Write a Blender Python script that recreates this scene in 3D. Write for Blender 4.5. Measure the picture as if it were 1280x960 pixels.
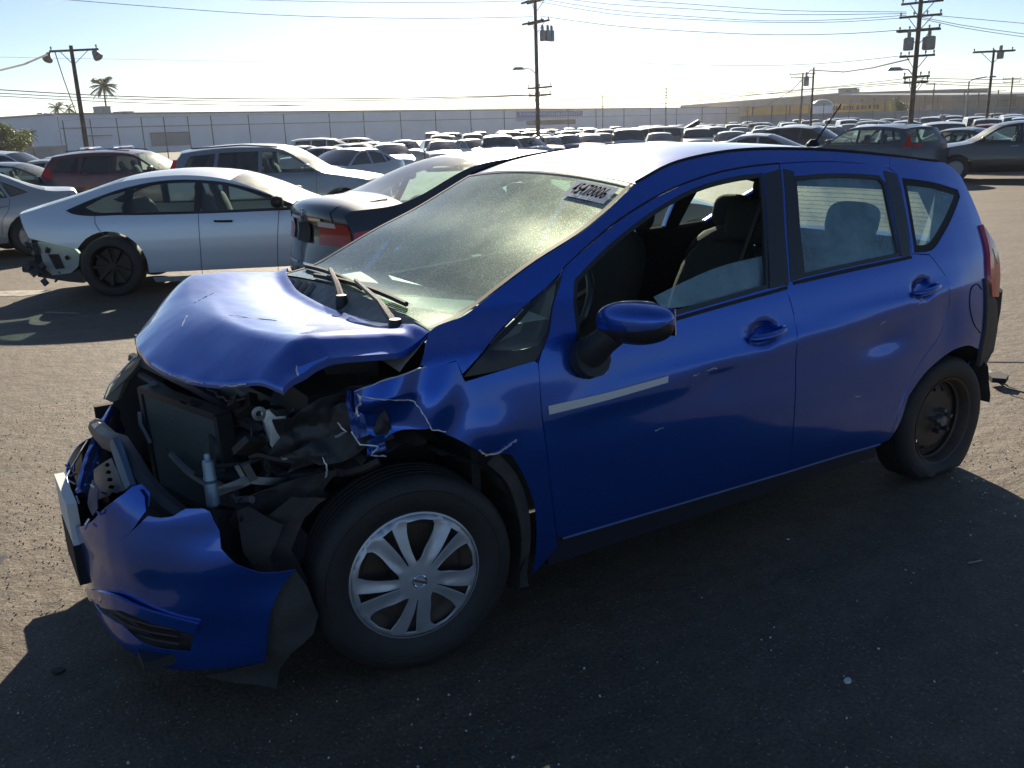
import bpy, bmesh, math, random
from mathutils import Vector, Matrix, Euler, noise
from mathutils.geometry import delaunay_2d_cdt
R = math.radians; PI = math.pi
for o in list(bpy.data.objects): bpy.data.objects.remove(o)
scene = bpy.context.scene
COL = scene.collection
rnd = random.Random(7)

# ------------------------------------------------------------------ camera
CAM = Vector((1.0169, 2.9985, 1.5855)); YAW, PITCH, ROLL, FPX = -2.1236, 0.279, -0.033, 1126.43
fw = Vector((math.cos(YAW)*math.cos(PITCH), math.sin(YAW)*math.cos(PITCH), -math.sin(PITCH)))
r0 = fw.cross(Vector((0, 0, 1))).normalized(); u0 = r0.cross(fw)
rt = r0*math.cos(ROLL)+u0*math.sin(ROLL); up = u0*math.cos(ROLL)-r0*math.sin(ROLL)
cd = bpy.data.cameras.new('camera'); cam = bpy.data.objects.new('camera', cd); COL.objects.link(cam)
m = Matrix((rt, up, -fw)).transposed().to_4x4(); m.translation = CAM
cam.matrix_world = m
cd.sensor_fit = 'HORIZONTAL'; cd.sensor_width = 36; cd.lens = FPX/1280*36; cd.clip_start = .05; cd.clip_end = 4000
scene.camera = cam

# ------------------------------------------------------------------ light
SUN_EL = 23.0; SUN_AZ = Vector((-.515, -.857)).normalized()
w = bpy.data.worlds.new('World'); scene.world = w; w.use_nodes = True
nt = w.node_tree; nt.nodes.clear()
sky = nt.nodes.new('ShaderNodeTexSky'); sky.sky_type = 'NISHITA'; sky.sun_disc = False
sky.sun_elevation = R(SUN_EL); sky.sun_rotation = math.atan2(SUN_AZ.x, SUN_AZ.y)
sky.air_density = 0.75; sky.dust_density = 0.25; sky.ozone_density = 3.0; sky.altitude = 30
bg = nt.nodes.new('ShaderNodeBackground'); bg.inputs[1].default_value = 0.052
wo = nt.nodes.new('ShaderNodeOutputWorld')
nt.links.new(sky.outputs[0], bg.inputs[0]); nt.links.new(bg.outputs[0], wo.inputs[0])
sd = bpy.data.lights.new('sun', 'SUN'); sd.energy = 5.0; sd.angle = R(.55); sd.color = (1.0, .88, .70)
sun = bpy.data.objects.new('sun', sd); COL.objects.link(sun)
sv = Vector((SUN_AZ.x*math.cos(R(SUN_EL)), SUN_AZ.y*math.cos(R(SUN_EL)), math.sin(R(SUN_EL))))
sun.rotation_euler = sv.to_track_quat('Z', 'Y').to_euler()
sun.location = (0, 0, 20)
scene.view_settings.view_transform = 'Standard'; scene.view_settings.look = 'None'
scene.view_settings.exposure = 1.05; scene.view_settings.gamma = 1
scene.render.engine = 'CYCLES'
scene.cycles.max_bounces = 7; scene.cycles.transparent_max_bounces = 16
scene.cycles.sample_clamp_indirect = 6

# outlines of the hatchback panels, metres in side view (x, z) or round the nose (angle, z)
DATA={
'front_door': [(-0.606,1.15),(-0.69,1.198),(-0.862,1.281),(-1.092,1.354),(-1.335,1.399),(-1.494,1.413),(-1.685,1.418),(-1.568,1.154),(-1.522,0.998),(-1.54,0.859),(-1.532,0.8),(-1.54,0.6),(-1.55,0.4),(-1.555,0.285),(-1.0,0.297),(-0.498,0.307),(-0.476,0.314),(-0.451,0.455),(-0.432,0.609),(-0.417,0.75),(-0.42,0.838),(-0.425,0.901),(-0.507,1.011),(-0.57,1.096)],
'front_open': [(-0.566,0.933),(-0.634,1.114),(-0.732,1.175),(-0.843,1.232),(-1.012,1.3),(-1.239,1.361),(-1.438,1.385),(-1.576,1.389),(-1.54,1.296),(-1.487,1.161),(-1.433,1.002),(-1.186,0.983),(-0.827,0.955)],
'b_trim_front': [(-1.579,1.386),(-1.681,1.398),(-1.584,1.181),(-1.532,1.002),(-1.432,1.0),(-1.487,1.161)],
'b_trim_rear': [(-1.694,1.398),(-1.745,1.386),(-1.664,1.202),(-1.615,1.018),(-1.544,1.012),(-1.597,1.18)],
'c_trim': [(-2.274,1.362),(-2.351,1.345),(-2.316,1.181),(-2.268,1.032),(-2.208,1.032),(-2.228,1.172)],
'rear_door': [(-1.685,1.418),(-1.892,1.416),(-2.108,1.401),(-2.318,1.369),(-2.36,1.342),(-2.316,1.181),(-2.282,1.037),(-2.4,1.022),(-2.489,0.926),(-2.509,0.791),(-2.457,0.687),(-2.333,0.608),(-2.246,0.509),(-2.198,0.378),(-2.184,0.271),(-2.138,0.267),(-1.9,0.278),(-1.555,0.285),(-1.55,0.4),(-1.54,0.6),(-1.532,0.8),(-1.54,0.859),(-1.522,0.998),(-1.568,1.154)],
'rear_open': [(-1.735,1.369),(-1.955,1.368),(-2.081,1.36),(-2.235,1.345),(-2.258,1.316),(-2.223,1.173),(-2.209,1.035),(-1.873,1.027),(-1.615,1.018),(-1.655,1.175)],
'a_pillar': [(-0.122,1.03),(-0.247,1.054),(-0.368,1.109),(-0.515,1.177),(-0.731,1.263),(-0.965,1.383),(-0.974,1.387),(-1.148,1.436),(-1.325,1.46),(-1.533,1.471),(-1.855,1.461),(-2.079,1.444),(-2.358,1.415),(-2.323,1.369),(-2.108,1.401),(-1.892,1.416),(-1.685,1.418),(-1.494,1.413),(-1.335,1.399),(-1.092,1.354),(-0.862,1.281),(-0.69,1.198),(-0.606,1.15),(-0.591,1.137),(-0.425,1.045),(-0.288,0.984),(-0.168,0.907),(-0.157,0.947),(-0.064,0.943),(-0.049,0.95),(-0.092,1.008)],
'quarter_panel': [(-2.358,1.415),(-2.531,1.394),(-2.744,1.371),(-2.795,1.355),(-2.855,1.304),(-2.886,1.196),(-2.903,1.081),(-2.892,1.014),(-2.873,0.895),(-2.869,0.773),(-2.886,0.643),(-2.891,0.53),(-2.812,0.554),(-2.697,0.597),(-2.575,0.601),(-2.459,0.575),(-2.351,0.531),(-2.258,0.454),(-2.219,0.319),(-2.184,0.271),(-2.198,0.378),(-2.246,0.509),(-2.333,0.608),(-2.457,0.687),(-2.509,0.791),(-2.489,0.926),(-2.4,1.022),(-2.282,1.037),(-2.316,1.181),(-2.36,1.342),(-2.323,1.369)],
'quarter_open': [(-2.378,1.328),(-2.579,1.3),(-2.775,1.255),(-2.773,1.225),(-2.548,1.095),(-2.424,1.036),(-2.299,1.039),(-2.333,1.179)],
'fender': [(0.155,0.913),(0.055,0.929),(-0.064,0.943),(-0.157,0.947),(-0.167,0.903),(-0.174,0.886),(-0.304,0.899),(-0.412,0.908),(-0.424,0.897),(-0.42,0.838),(-0.417,0.75),(-0.432,0.609),(-0.451,0.455),(-0.477,0.301),(-0.483,0.275),(-0.4,0.189),(-0.396,0.344),(-0.385,0.453),(-0.347,0.562),(-0.306,0.637),(-0.26,0.659),(-0.203,0.672),(-0.136,0.72),(-0.055,0.769),(0.009,0.767),(0.071,0.741),(0.114,0.774),(0.147,0.803),(0.156,0.857)],
'front_quarter_frame': [(-0.169,0.9),(-0.286,0.981),(-0.421,1.039),(-0.596,1.134),(-0.569,1.091),(-0.507,1.011),(-0.415,0.91),(-0.305,0.901)],
'front_quarter_glass': [(-0.263,0.963),(-0.43,1.032),(-0.573,1.115),(-0.549,1.069),(-0.486,0.996),(-0.437,0.949),(-0.341,0.949)],
'strip': [(-0.44,0.768),(-0.668,0.772),(-0.912,0.782),(-0.906,0.761),(-0.666,0.749),(-0.441,0.741)],
'seal': [(-0.589,1.13),(-0.443,0.953),(-0.423,0.904)],
'handle_front_c': [(-1.362,0.853)],
'handle_rear_c': [(-2.302,0.896)],
'glass_low': [(-0.946,0.987),(-0.922,1.03),(-1.065,1.062),(-1.242,1.093),(-1.455,1.107),(-1.433,1.002),(-1.186,0.983)],
'fender_scratch1': [(0.156,0.913),(0.057,0.93),(-0.063,0.944)],
'fender_scratch2': [(0.15,0.898),(0.078,0.877),(0.01,0.863),(-0.015,0.853),(-0.027,0.835)],
'fender_scratch3': [(-0.027,0.835),(-0.042,0.8),(-0.053,0.768),(-0.098,0.752)],
'fender_scratch4': [(-0.192,0.68),(-0.212,0.663),(-0.255,0.659),(-0.287,0.675),(-0.321,0.687)],
'fuel_line': [(-2.783,0.832),(-2.741,0.861),(-2.679,0.846),(-2.671,0.768),(-2.719,0.69),(-2.789,0.639)],
'bumper_rear': [(-2.814,0.878),(-2.914,0.779),(-2.945,0.753),(-2.99,0.62),(-2.986,0.515),(-2.822,0.478),(-2.82,0.549),(-2.829,0.657)],
'tail_lamp': [(-2.877,1.102),(-2.926,1.049),(-2.976,0.995),(-2.987,0.917),(-2.946,0.777),(-2.866,0.789),(-2.856,0.882),(-2.879,1.0)],
'bumper_cover': [(1.247,0.457),(1.201,0.412),(1.165,0.354),(1.143,0.281),(1.124,0.189),(1.002,0.175),(0.876,0.164),(0.775,0.163),(0.623,0.202),(0.0,0.17),(-0.6,0.17),(-1.2,0.2),(-1.25,0.42),(-0.8,0.5),(-0.35,0.48),(0.1,0.47),(0.33,0.5),(0.527,0.566),(0.63,0.628),(0.739,0.686),(0.767,0.691),(0.79,0.674),(0.8,0.638),(0.733,0.571),(0.702,0.554),(0.749,0.582),(0.809,0.627),(0.852,0.624),(0.894,0.629),(0.916,0.641),(0.934,0.648),(0.989,0.647),(1.008,0.639),(1.015,0.618),(1.032,0.586),(1.034,0.54),(1.075,0.495),(1.144,0.461),(1.196,0.456)],
'bumper_slot': [(0.364,0.259),(0.659,0.326),(0.798,0.305),(0.907,0.278),(0.883,0.226),(0.798,0.228),(0.722,0.236),(0.625,0.269)],
'bumper_bar': [(0.28,0.283),(0.624,0.373),(0.753,0.357),(0.865,0.339),(0.937,0.323),(0.919,0.295),(0.803,0.313),(0.647,0.332),(0.326,0.259)],
'flap': [(1.058,0.597),(1.103,0.609),(1.218,0.55),(1.188,0.502),(1.156,0.455),(1.174,0.398),(1.121,0.402),(1.075,0.485)],
'shield': [(1.138,0.376),(1.245,0.437),(1.28,0.384),(1.305,0.29),(1.283,0.239),(1.206,0.192),(1.15,0.117),(1.132,0.056),(1.01,0.082),(0.893,0.119),(0.994,0.13),(1.112,0.152),(1.124,0.265)],
'beam_plate': [(0.312,0.647),(0.528,0.722),(0.593,0.697),(0.646,0.656),(0.395,0.576)],
'beam_rail': [(0.511,0.764),(0.54,0.778),(0.623,0.736),(0.686,0.678),(0.661,0.663),(0.614,0.704)],
'beam_bar': [(0.391,0.719),(0.53,0.736),(0.638,0.701),(0.708,0.662),(0.805,0.619),(0.735,0.592),(0.656,0.632),(0.557,0.676)],
'grille_bit': [(0.284,0.623),(0.407,0.711),(0.504,0.788),(0.569,0.785),(0.549,0.752),(0.528,0.709),(0.547,0.639),(0.478,0.577),(0.271,0.522)],
'grille_bit2': [(0.454,0.638),(0.537,0.665),(0.563,0.629),(0.484,0.597)],
'hood_rear': [(-0.189,-0.7,1.054),(-0.109,-0.52,1.038),(-0.068,-0.28,1.004),(-0.065,0.0,0.989),(-0.09,0.3,0.986),(-0.108,0.52,1.002),(-0.12,0.7,1.033)],
'lip_out': [(0.814,0.12,0.555),(0.787,0.02,0.579),(0.754,-0.08,0.6),(0.714,-0.18,0.627),(0.669,-0.3,0.642),(0.615,-0.44,0.655)],
'lip_in': [(0.776,0.12,0.524),(0.744,0.02,0.552),(0.711,-0.08,0.579),(0.678,-0.18,0.602),(0.639,-0.3,0.618),(0.592,-0.44,0.639)],
'lamp_lens': [(0.625,-0.46,0.677),(0.599,-0.46,0.724),(0.558,-0.44,0.769),(0.504,-0.42,0.821),(0.484,-0.42,0.812),(0.519,-0.44,0.768),(0.555,-0.46,0.722),(0.58,-0.48,0.66),(0.6,-0.48,0.655)],
'lamp_black': [(0.596,-0.5,0.646),(0.555,-0.5,0.713),(0.516,-0.48,0.759),(0.48,-0.46,0.803),(0.414,-0.46,0.709),(0.445,-0.48,0.635),(0.485,-0.5,0.397),(0.567,-0.5,0.367),(0.616,-0.5,0.522)],
}

# ------------------------------------------------------------------ materials
MATS = {}
def mat(name, col=(.5, .5, .5), rough=.5, metal=0.0, spec=.5, coat=0.0, coat_rough=.05, noise_amt=0.0, noise_scale=6.0,
        bump=0.0, bump_scale=80.0, rough_var=0.0, dirt=None, dirt_amt=0.0, dirt_scale=3.0, emit=None, objcol=False):
    if name in MATS: return MATS[name]
    M = bpy.data.materials.new(name); M.use_nodes = True; t = M.node_tree; N = t.nodes; Lk = t.links
    b = N['Principled BSDF']
    b.inputs['Base Color'].default_value = (*col, 1); b.inputs['Roughness'].default_value = rough
    b.inputs['Metallic'].default_value = metal; b.inputs['Specular IOR Level'].default_value = spec
    b.inputs['Coat Weight'].default_value = coat; b.inputs['Coat Roughness'].default_value = coat_rough
    tc = N.new('ShaderNodeTexCoord'); src = None
    if objcol:
        oi = N.new('ShaderNodeObjectInfo'); src = oi.outputs['Color']; Lk.new(src, b.inputs['Base Color'])
    def tex(scale, detail=5, rough_=.6):
        n = N.new('ShaderNodeTexNoise'); n.inputs['Scale'].default_value = scale; n.inputs['Detail'].default_value = detail
        n.inputs['Roughness'].default_value = rough_; Lk.new(tc.outputs['Object'], n.inputs['Vector']); return n
    if noise_amt > 0:
        n = tex(noise_scale); mr = N.new('ShaderNodeMapRange'); mr.inputs[3].default_value = 1-noise_amt; mr.inputs[4].default_value = 1+noise_amt
        mr.inputs[1].default_value = .3; mr.inputs[2].default_value = .7
        Lk.new(n.outputs[0], mr.inputs[0]); vm = N.new('ShaderNodeVectorMath'); vm.operation = 'SCALE'
        if src: Lk.new(src, vm.inputs[0])
        else: vm.inputs[0].default_value = col
        Lk.new(mr.outputs[0], vm.inputs['Scale']); src = vm.outputs[0]; Lk.new(src, b.inputs['Base Color'])
    if dirt is not None:
        n = tex(dirt_scale, 8, .7); cr = N.new('ShaderNodeMapRange'); cr.inputs[1].default_value = .45; cr.inputs[2].default_value = .75
        cr.inputs[3].default_value = dirt_amt*.25; cr.inputs[4].default_value = dirt_amt
        Lk.new(n.outputs[0], cr.inputs[0]); mx = N.new('ShaderNodeMix'); mx.data_type = 'RGBA'
        Lk.new(cr.outputs[0], mx.inputs[0])
        if src: Lk.new(src, mx.inputs[6])
        else: mx.inputs[6].default_value = (*col, 1)
        mx.inputs[7].default_value = (*dirt, 1); Lk.new(mx.outputs[2], b.inputs['Base Color'])
        r2 = N.new('ShaderNodeMix'); Lk.new(cr.outputs[0], r2.inputs[0]); r2.inputs[2].default_value = rough; r2.inputs[3].default_value = .75
        Lk.new(r2.outputs[0], b.inputs['Roughness'])
    if rough_var > 0:
        n = tex(9); mr = N.new('ShaderNodeMapRange'); mr.inputs[3].default_value = max(0, rough-rough_var); mr.inputs[4].default_value = rough+rough_var
        Lk.new(n.outputs[0], mr.inputs[0]); Lk.new(mr.outputs[0], b.inputs['Roughness'])
    if bump > 0:
        n = tex(bump_scale, 4); bp = N.new('ShaderNodeBump'); bp.inputs['Strength'].default_value = bump; bp.inputs['Distance'].default_value = .01
        Lk.new(n.outputs[0], bp.inputs['Height']); Lk.new(bp.outputs[0], b.inputs['Normal'])
    if emit: b.inputs['Emission Color'].default_value = (*emit, 1); b.inputs['Emission Strength'].default_value = 1
    MATS[name] = M; return M

def paint(name, col, flake=.45, objcol=False, dust=.10, coat_rough=.03, base_rough=.38):
    """metallic clear-coated car paint with a thin film of dust that gathers on upward faces"""
    if name in MATS: return MATS[name]
    M = bpy.data.materials.new(name); M.use_nodes = True; t = M.node_tree; N = t.nodes; Lk = t.links
    b = N['Principled BSDF']; b.inputs['Base Color'].default_value = (*col, 1)
    b.inputs['Metallic'].default_value = flake; b.inputs['Roughness'].default_value = base_rough
    b.inputs['Coat Weight'].default_value = 1; b.inputs['Coat Roughness'].default_value = coat_rough; b.inputs['Coat IOR'].default_value = 1.5
    tc = N.new('ShaderNodeTexCoord'); g = N.new('ShaderNodeNewGeometry'); sp = N.new('ShaderNodeSeparateXYZ')
    Lk.new(g.outputs['Normal'], sp.inputs[0])
    n = N.new('ShaderNodeTexNoise'); n.inputs['Scale'].default_value = 5; n.inputs['Detail'].default_value = 9; n.inputs['Roughness'].default_value = .7
    Lk.new(tc.outputs['Object'], n.inputs['Vector'])
    up_ = N.new('ShaderNodeMapRange'); up_.inputs[1].default_value = .3; up_.inputs[2].default_value = .95; up_.inputs[3].default_value = .05; up_.inputs[4].default_value = 1
    Lk.new(sp.outputs[2], up_.inputs[0])
    nr = N.new('ShaderNodeMapRange'); nr.inputs[1].default_value = .3; nr.inputs[2].default_value = .75; nr.inputs[3].default_value = dust*.5; nr.inputs[4].default_value = dust*1.5
    Lk.new(n.outputs[0], nr.inputs[0])
    mu = N.new('ShaderNodeMath'); mu.operation = 'MULTIPLY'; Lk.new(up_.outputs[0], mu.inputs[0]); Lk.new(nr.outputs[0], mu.inputs[1])
    d = N.new('ShaderNodeBsdfPrincipled'); d.inputs['Base Color'].default_value = (.30, .34, .36, 1); d.inputs['Roughness'].default_value = .48
    d.inputs['Specular IOR Level'].default_value = .8
    mix = N.new('ShaderNodeMixShader'); Lk.new(mu.outputs[0], mix.inputs[0]); Lk.new(b.outputs[0], mix.inputs[1]); Lk.new(d.outputs[0], mix.inputs[2])
    Lk.new(mix.outputs[0], N['Material Output'].inputs[0])
    if objcol:
        oi = N.new('ShaderNodeObjectInfo'); Lk.new(oi.outputs['Color'], b.inputs['Base Color'])
    n2 = N.new('ShaderNodeTexNoise'); n2.inputs['Scale'].default_value = 260; n2.inputs['Detail'].default_value = 1
    Lk.new(tc.outputs['Object'], n2.inputs['Vector'])
    bp = N.new('ShaderNodeBump'); bp.inputs['Strength'].default_value = .025; bp.inputs['Distance'].default_value = .002
    Lk.new(n2.outputs[0], bp.inputs['Height']); Lk.new(bp.outputs[0], b.inputs['Coat Normal'])
    MATS[name] = M; return M

def glass(name, tint=(.62, .78, .72), dust_sheen_col=(.5, .5, .46), dust=.06, spec_rough=.02, dscale=6, speck=0.0, forward=.5, glare=.35, ior=1.5, refl=(1, 1, 1)):
    """window glass: tinted see-through, mirror reflection by fresnel, and a film for dust and painted sheen (part diffuse, part forward scattering)"""
    if name in MATS: return MATS[name]
    M = bpy.data.materials.new(name); M.use_nodes = True; t = M.node_tree; N = t.nodes; Lk = t.links
    N.remove(N['Principled BSDF'])
    tr = N.new('ShaderNodeBsdfTransparent'); tr.inputs[0].default_value = (*tint, 1)
    gl = N.new('ShaderNodeBsdfGlossy'); gl.inputs['Roughness'].default_value = spec_rough; gl.inputs[0].default_value = (*refl, 1)
    geo = N.new('ShaderNodeNewGeometry'); dt = N.new('ShaderNodeVectorMath'); dt.operation = 'DOT_PRODUCT'
    Lk.new(geo.outputs['Normal'], dt.inputs[0]); Lk.new(geo.outputs['Incoming'], dt.inputs[1])
    def mth(op, x, y):
        q = N.new('ShaderNodeMath'); q.operation = op; q.use_clamp = op in ('SUBTRACT', 'ADD')
        for k, v in enumerate((x, y)):
            if v is None: continue
            if isinstance(v, (int, float)): q.inputs[k].default_value = v
            else: Lk.new(v, q.inputs[k])
        return q.outputs[0]
    # Schlick fresnel, the same from both sides of the pane
    f0 = ((ior-1)/(ior+1))**2*1.6
    fr = mth('ADD', mth('MULTIPLY', mth('POWER', mth('SUBTRACT', 1.0, mth('ABSOLUTE', dt.outputs['Value'], None)), 5.0), 1-f0), f0)
    mx = N.new('ShaderNodeMixShader'); Lk.new(fr, mx.inputs[0]); Lk.new(tr.outputs[0], mx.inputs[1]); Lk.new(gl.outputs[0], mx.inputs[2])
    df = N.new('ShaderNodeBsdfDiffuse'); df.inputs[0].default_value = (*dust_sheen_col, 1)
    tl = N.new('ShaderNodeBsdfTranslucent'); tl.inputs[0].default_value = (*dust_sheen_col, 1)
    gr = N.new('ShaderNodeBsdfGlossy'); gr.inputs['Roughness'].default_value = .42; gr.inputs[0].default_value = (*dust_sheen_col, 1)
    a = N.new('ShaderNodeMixShader'); a.inputs[0].default_value = forward; Lk.new(df.outputs[0], a.inputs[1]); Lk.new(tl.outputs[0], a.inputs[2])
    a2 = N.new('ShaderNodeMixShader'); a2.inputs[0].default_value = glare; Lk.new(a.outputs[0], a2.inputs[1]); Lk.new(gr.outputs[0], a2.inputs[2])
    tc = N.new('ShaderNodeTexCoord'); n = N.new('ShaderNodeTexNoise'); n.inputs['Scale'].default_value = dscale; n.inputs['Detail'].default_value = 8; n.inputs['Roughness'].default_value = .65
    Lk.new(tc.outputs['Object'], n.inputs['Vector'])
    mr = N.new('ShaderNodeMapRange'); mr.inputs[1].default_value = .3; mr.inputs[2].default_value = .7; mr.inputs[3].default_value = dust*.6; mr.inputs[4].default_value = dust*1.4
    Lk.new(n.outputs[0], mr.inputs[0]); fac = mr.outputs[0]
    if speck > 0:
        v = N.new('ShaderNodeTexNoise'); v.inputs['Scale'].default_value = 240; v.inputs['Detail'].default_value = 2
        Lk.new(tc.outputs['Object'], v.inputs['Vector'])
        m2 = N.new('ShaderNodeMapRange'); m2.inputs[1].default_value = .56; m2.inputs[2].default_value = .70; m2.inputs[3].default_value = 0; m2.inputs[4].default_value = speck
        Lk.new(v.outputs[0], m2.inputs[0]); ad = N.new('ShaderNodeMath'); ad.operation = 'ADD'; ad.use_clamp = True
        Lk.new(fac, ad.inputs[0]); Lk.new(m2.outputs[0], ad.inputs[1]); fac = ad.outputs[0]
    m3 = N.new('ShaderNodeMixShader'); Lk.new(fac, m3.inputs[0]); Lk.new(mx.outputs[0], m3.inputs[1]); Lk.new(a2.outputs[0], m3.inputs[2])
    Lk.new(m3.outputs[0], N['Material Output'].inputs[0])
    MATS[name] = M; return M

BLUE = paint('blue_paint', (.001, .080, .47), flake=.74, dust=.15, coat_rough=.012, base_rough=.27)
def M_(k):
    D = dict(
        black_plastic=dict(col=(.022, .023, .025), rough=.5, dirt=(.075, .076, .08), dirt_amt=.25, bump=.15, bump_scale=300),
        satin_black=dict(col=(.02, .021, .024), rough=.32, coat=.3),
        dark_metal=dict(col=(.06, .066, .075), rough=.5, metal=.6, dirt=(.07, .07, .072), dirt_amt=.4, dirt_scale=12),
        grey_metal=dict(col=(.16, .175, .185), rough=.42, metal=.7, dirt=(.12, .11, .10), dirt_amt=.3, dirt_scale=14),
        alloy=dict(col=(.45, .47, .48), rough=.45, metal=.85, noise_amt=.3, noise_scale=30),
        bottle=dict(col=(.25, .36, .46), rough=.4, metal=.5),
        wheel_cover=dict(col=(.52, .55, .60), rough=.34, metal=.55, dirt=(.16, .15, .14), dirt_amt=.3, dirt_scale=14),
        steel_rim=dict(col=(.06, .050, .044), rough=.55, metal=.3, dirt=(.16, .10, .065), dirt_amt=.7, dirt_scale=20),
        rubber=dict(col=(.015, .015, .016), rough=.62, dirt=(.06, .055, .05), dirt_amt=.4, dirt_scale=7, bump=.2, bump_scale=120),
        inner_dark=dict(col=(.012, .012, .013), rough=.8),
        liner=dict(col=(.03, .03, .032), rough=.85, dirt=(.11, .10, .09), dirt_amt=.5, dirt_scale=8, bump=.4, bump_scale=60),
        trim_black=dict(col=(.014, .015, .018), rough=.3, dirt=(.09, .085, .08), dirt_amt=.18),
        seal=dict(col=(.008, .008, .009), rough=.7),
        cloth=dict(col=(.035, .035, .037), rough=.9, bump=.3, bump_scale=200),
        dash=dict(col=(.20, .21, .20), rough=.6, bump=.2, bump_scale=150),
        light_plastic=dict(col=(.30, .29, .26), rough=.6),
        cowl=dict(col=(.10, .098, .09), rough=.6, dirt=(.50, .45, .37), dirt_amt=1.0, dirt_scale=7),
        tape=dict(col=(.62, .62, .62), rough=.45),
        paper=dict(col=(.80, .80, .78), rough=.9, spec=.05),
        ink=dict(col=(.02, .02, .022), rough=.95, spec=.0),
        chrome=dict(col=(.75, .76, .78), rough=.12, metal=1.0),
        bare=dict(col=(.62, .64, .68), rough=.35, metal=.6),
        red_lens=dict(col=(.62, .010, .015), rough=.12, coat=1),
        dark_red_lens=dict(col=(.36, .003, .006), rough=.3, coat=.5, spec=.2),
        clear_lens=dict(col=(.45, .46, .46), rough=.15, coat=1),
        haze_lens=dict(col=(.36, .36, .30), rough=.3, coat=.6),
        orange_lens=dict(col=(.6, .10, .02), rough=.15, coat=1),
        wood=dict(col=(.11, .085, .065), rough=.85, noise_amt=.35, noise_scale=3, bump=.3, bump_scale=30),
        wire=dict(col=(.03, .03, .03), rough=.6),
        galv=dict(col=(.30, .31, .32), rough=.5, metal=.4, noise_amt=.15),
        post=dict(col=(.10, .105, .11), rough=.6),
        white_wall=dict(col=(.80, .83, .88), rough=.8, noise_amt=.06, noise_scale=.2, dirt=(.6, .61, .63), dirt_amt=.25, dirt_scale=.12),
        grey_door=dict(col=(.25, .265, .29), rough=.7, noise_amt=.1),
        wall_conc=dict(col=(.26, .28, .31), rough=.9, noise_amt=.15, noise_scale=.4),
        brown_wall=dict(col=(.24, .20, .165), rough=.9, noise_amt=.22, noise_scale=.12, dirt=(.14, .13, .12), dirt_amt=.5, dirt_scale=.07),
        yellow=dict(col=(.62, .36, .07), rough=.7, noise_amt=.18, noise_scale=.3),
        banner=dict(col=(.03, .10, .38), rough=.6, noise_amt=.1),
        banner_light=dict(col=(.05, .22, .55), rough=.6),
        letter=dict(col=(.30, .38, .58), rough=.6),
        dark_letter=dict(col=(.10, .07, .05), rough=.7),
        bark=dict(col=(.12, .095, .07), rough=.9, noise_amt=.3, noise_scale=4),
        dark_glass=dict(col=(.012, .018, .022), rough=.06, spec=.6, dirt=(.20, .19, .17), dirt_amt=.12, dirt_scale=2),
        radiator=dict(col=(.17, .20, .20), rough=.6, metal=.4, noise_amt=.3, noise_scale=60),
        mirror=dict(col=(.7, .7, .7), rough=.03, metal=1),
        foam=dict(col=(.75, .75, .72), rough=.7),
        matte_white=dict(col=(.7, .7, .67), rough=.6),
        silver_part=dict(col=(.33, .38, .38), rough=.5, metal=.35, dirt=(.15, .14, .12), dirt_amt=.3, dirt_scale=10),
        far_rim=dict(col=(.30, .31, .33), rough=.4, metal=.7),
        black_rim=dict(col=(.006, .006, .007), rough=.35),
    )
    return mat(k, **D[k])
def leafmat(name, col):
    if name in MATS: return MATS[name]
    M = bpy.data.materials.new(name); M.use_nodes = True; t = M.node_tree; N = t.nodes
    b = N['Principled BSDF']; b.inputs['Roughness'].default_value = .55
    tc = N.new('ShaderNodeTexCoord'); n = N.new('ShaderNodeTexNoise'); n.inputs['Scale'].default_value = .9; n.inputs['Detail'].default_value = 6
    t.links.new(tc.outputs['Object'], n.inputs['Vector']); cr = N.new('ShaderNodeValToRGB')
    cr.color_ramp.elements[0].position = .35; cr.color_ramp.elements[1].position = .68
    cr.color_ramp.elements[0].color = (*[c*.55 for c in col], 1); cr.color_ramp.elements[1].color = (*[c*1.5 for c in col], 1)
    t.links.new(n.outputs[0], cr.inputs[0]); t.links.new(cr.outputs[0], b.inputs['Base Color'])
    tl = N.new('ShaderNodeBsdfTranslucent'); t.links.new(cr.outputs[0], tl.inputs[0])
    mx = N.new('ShaderNodeMixShader'); mx.inputs[0].default_value = .35; t.links.new(b.outputs[0], mx.inputs[1]); t.links.new(tl.outputs[0], mx.inputs[2])
    t.links.new(mx.outputs[0], N['Material Output'].inputs[0])
    MATS[name] = M; return M

# ------------------------------------------------------------------ helpers
def mesh_obj(name, V, F, m, parent=None, smooth=False, mi=None, normals=None, auto=None):
    me = bpy.data.meshes.new(name); me.from_pydata([tuple(v) for v in V], [], F)
    for x in (m if isinstance(m, (list, tuple)) else [m]): me.materials.append(x)
    if mi: me.polygons.foreach_set('material_index', mi)
    if smooth: me.polygons.foreach_set('use_smooth', [True]*len(F))
    me.update()
    if normals: me.normals_split_custom_set_from_vertices(normals)
    elif auto is not None and smooth: me.set_sharp_from_angle(angle=R(auto))
    o = bpy.data.objects.new(name, me); COL.objects.link(o)
    if parent: o.parent = parent
    return o
def empty(name, loc=(0, 0, 0), rz=0, label=None, cat=None, group=None, kind=None):
    o = bpy.data.objects.new(name, None); COL.objects.link(o); o.location = loc; o.rotation_euler = (0, 0, rz)
    o.empty_display_size = .2
    return tag(o, label, cat, group, kind)
def tag(o, label=None, cat=None, group=None, kind=None):
    if label: o['label'] = label
    if cat: o['category'] = cat
    if group: o['group'] = group
    if kind: o['kind'] = kind
    return o
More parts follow.
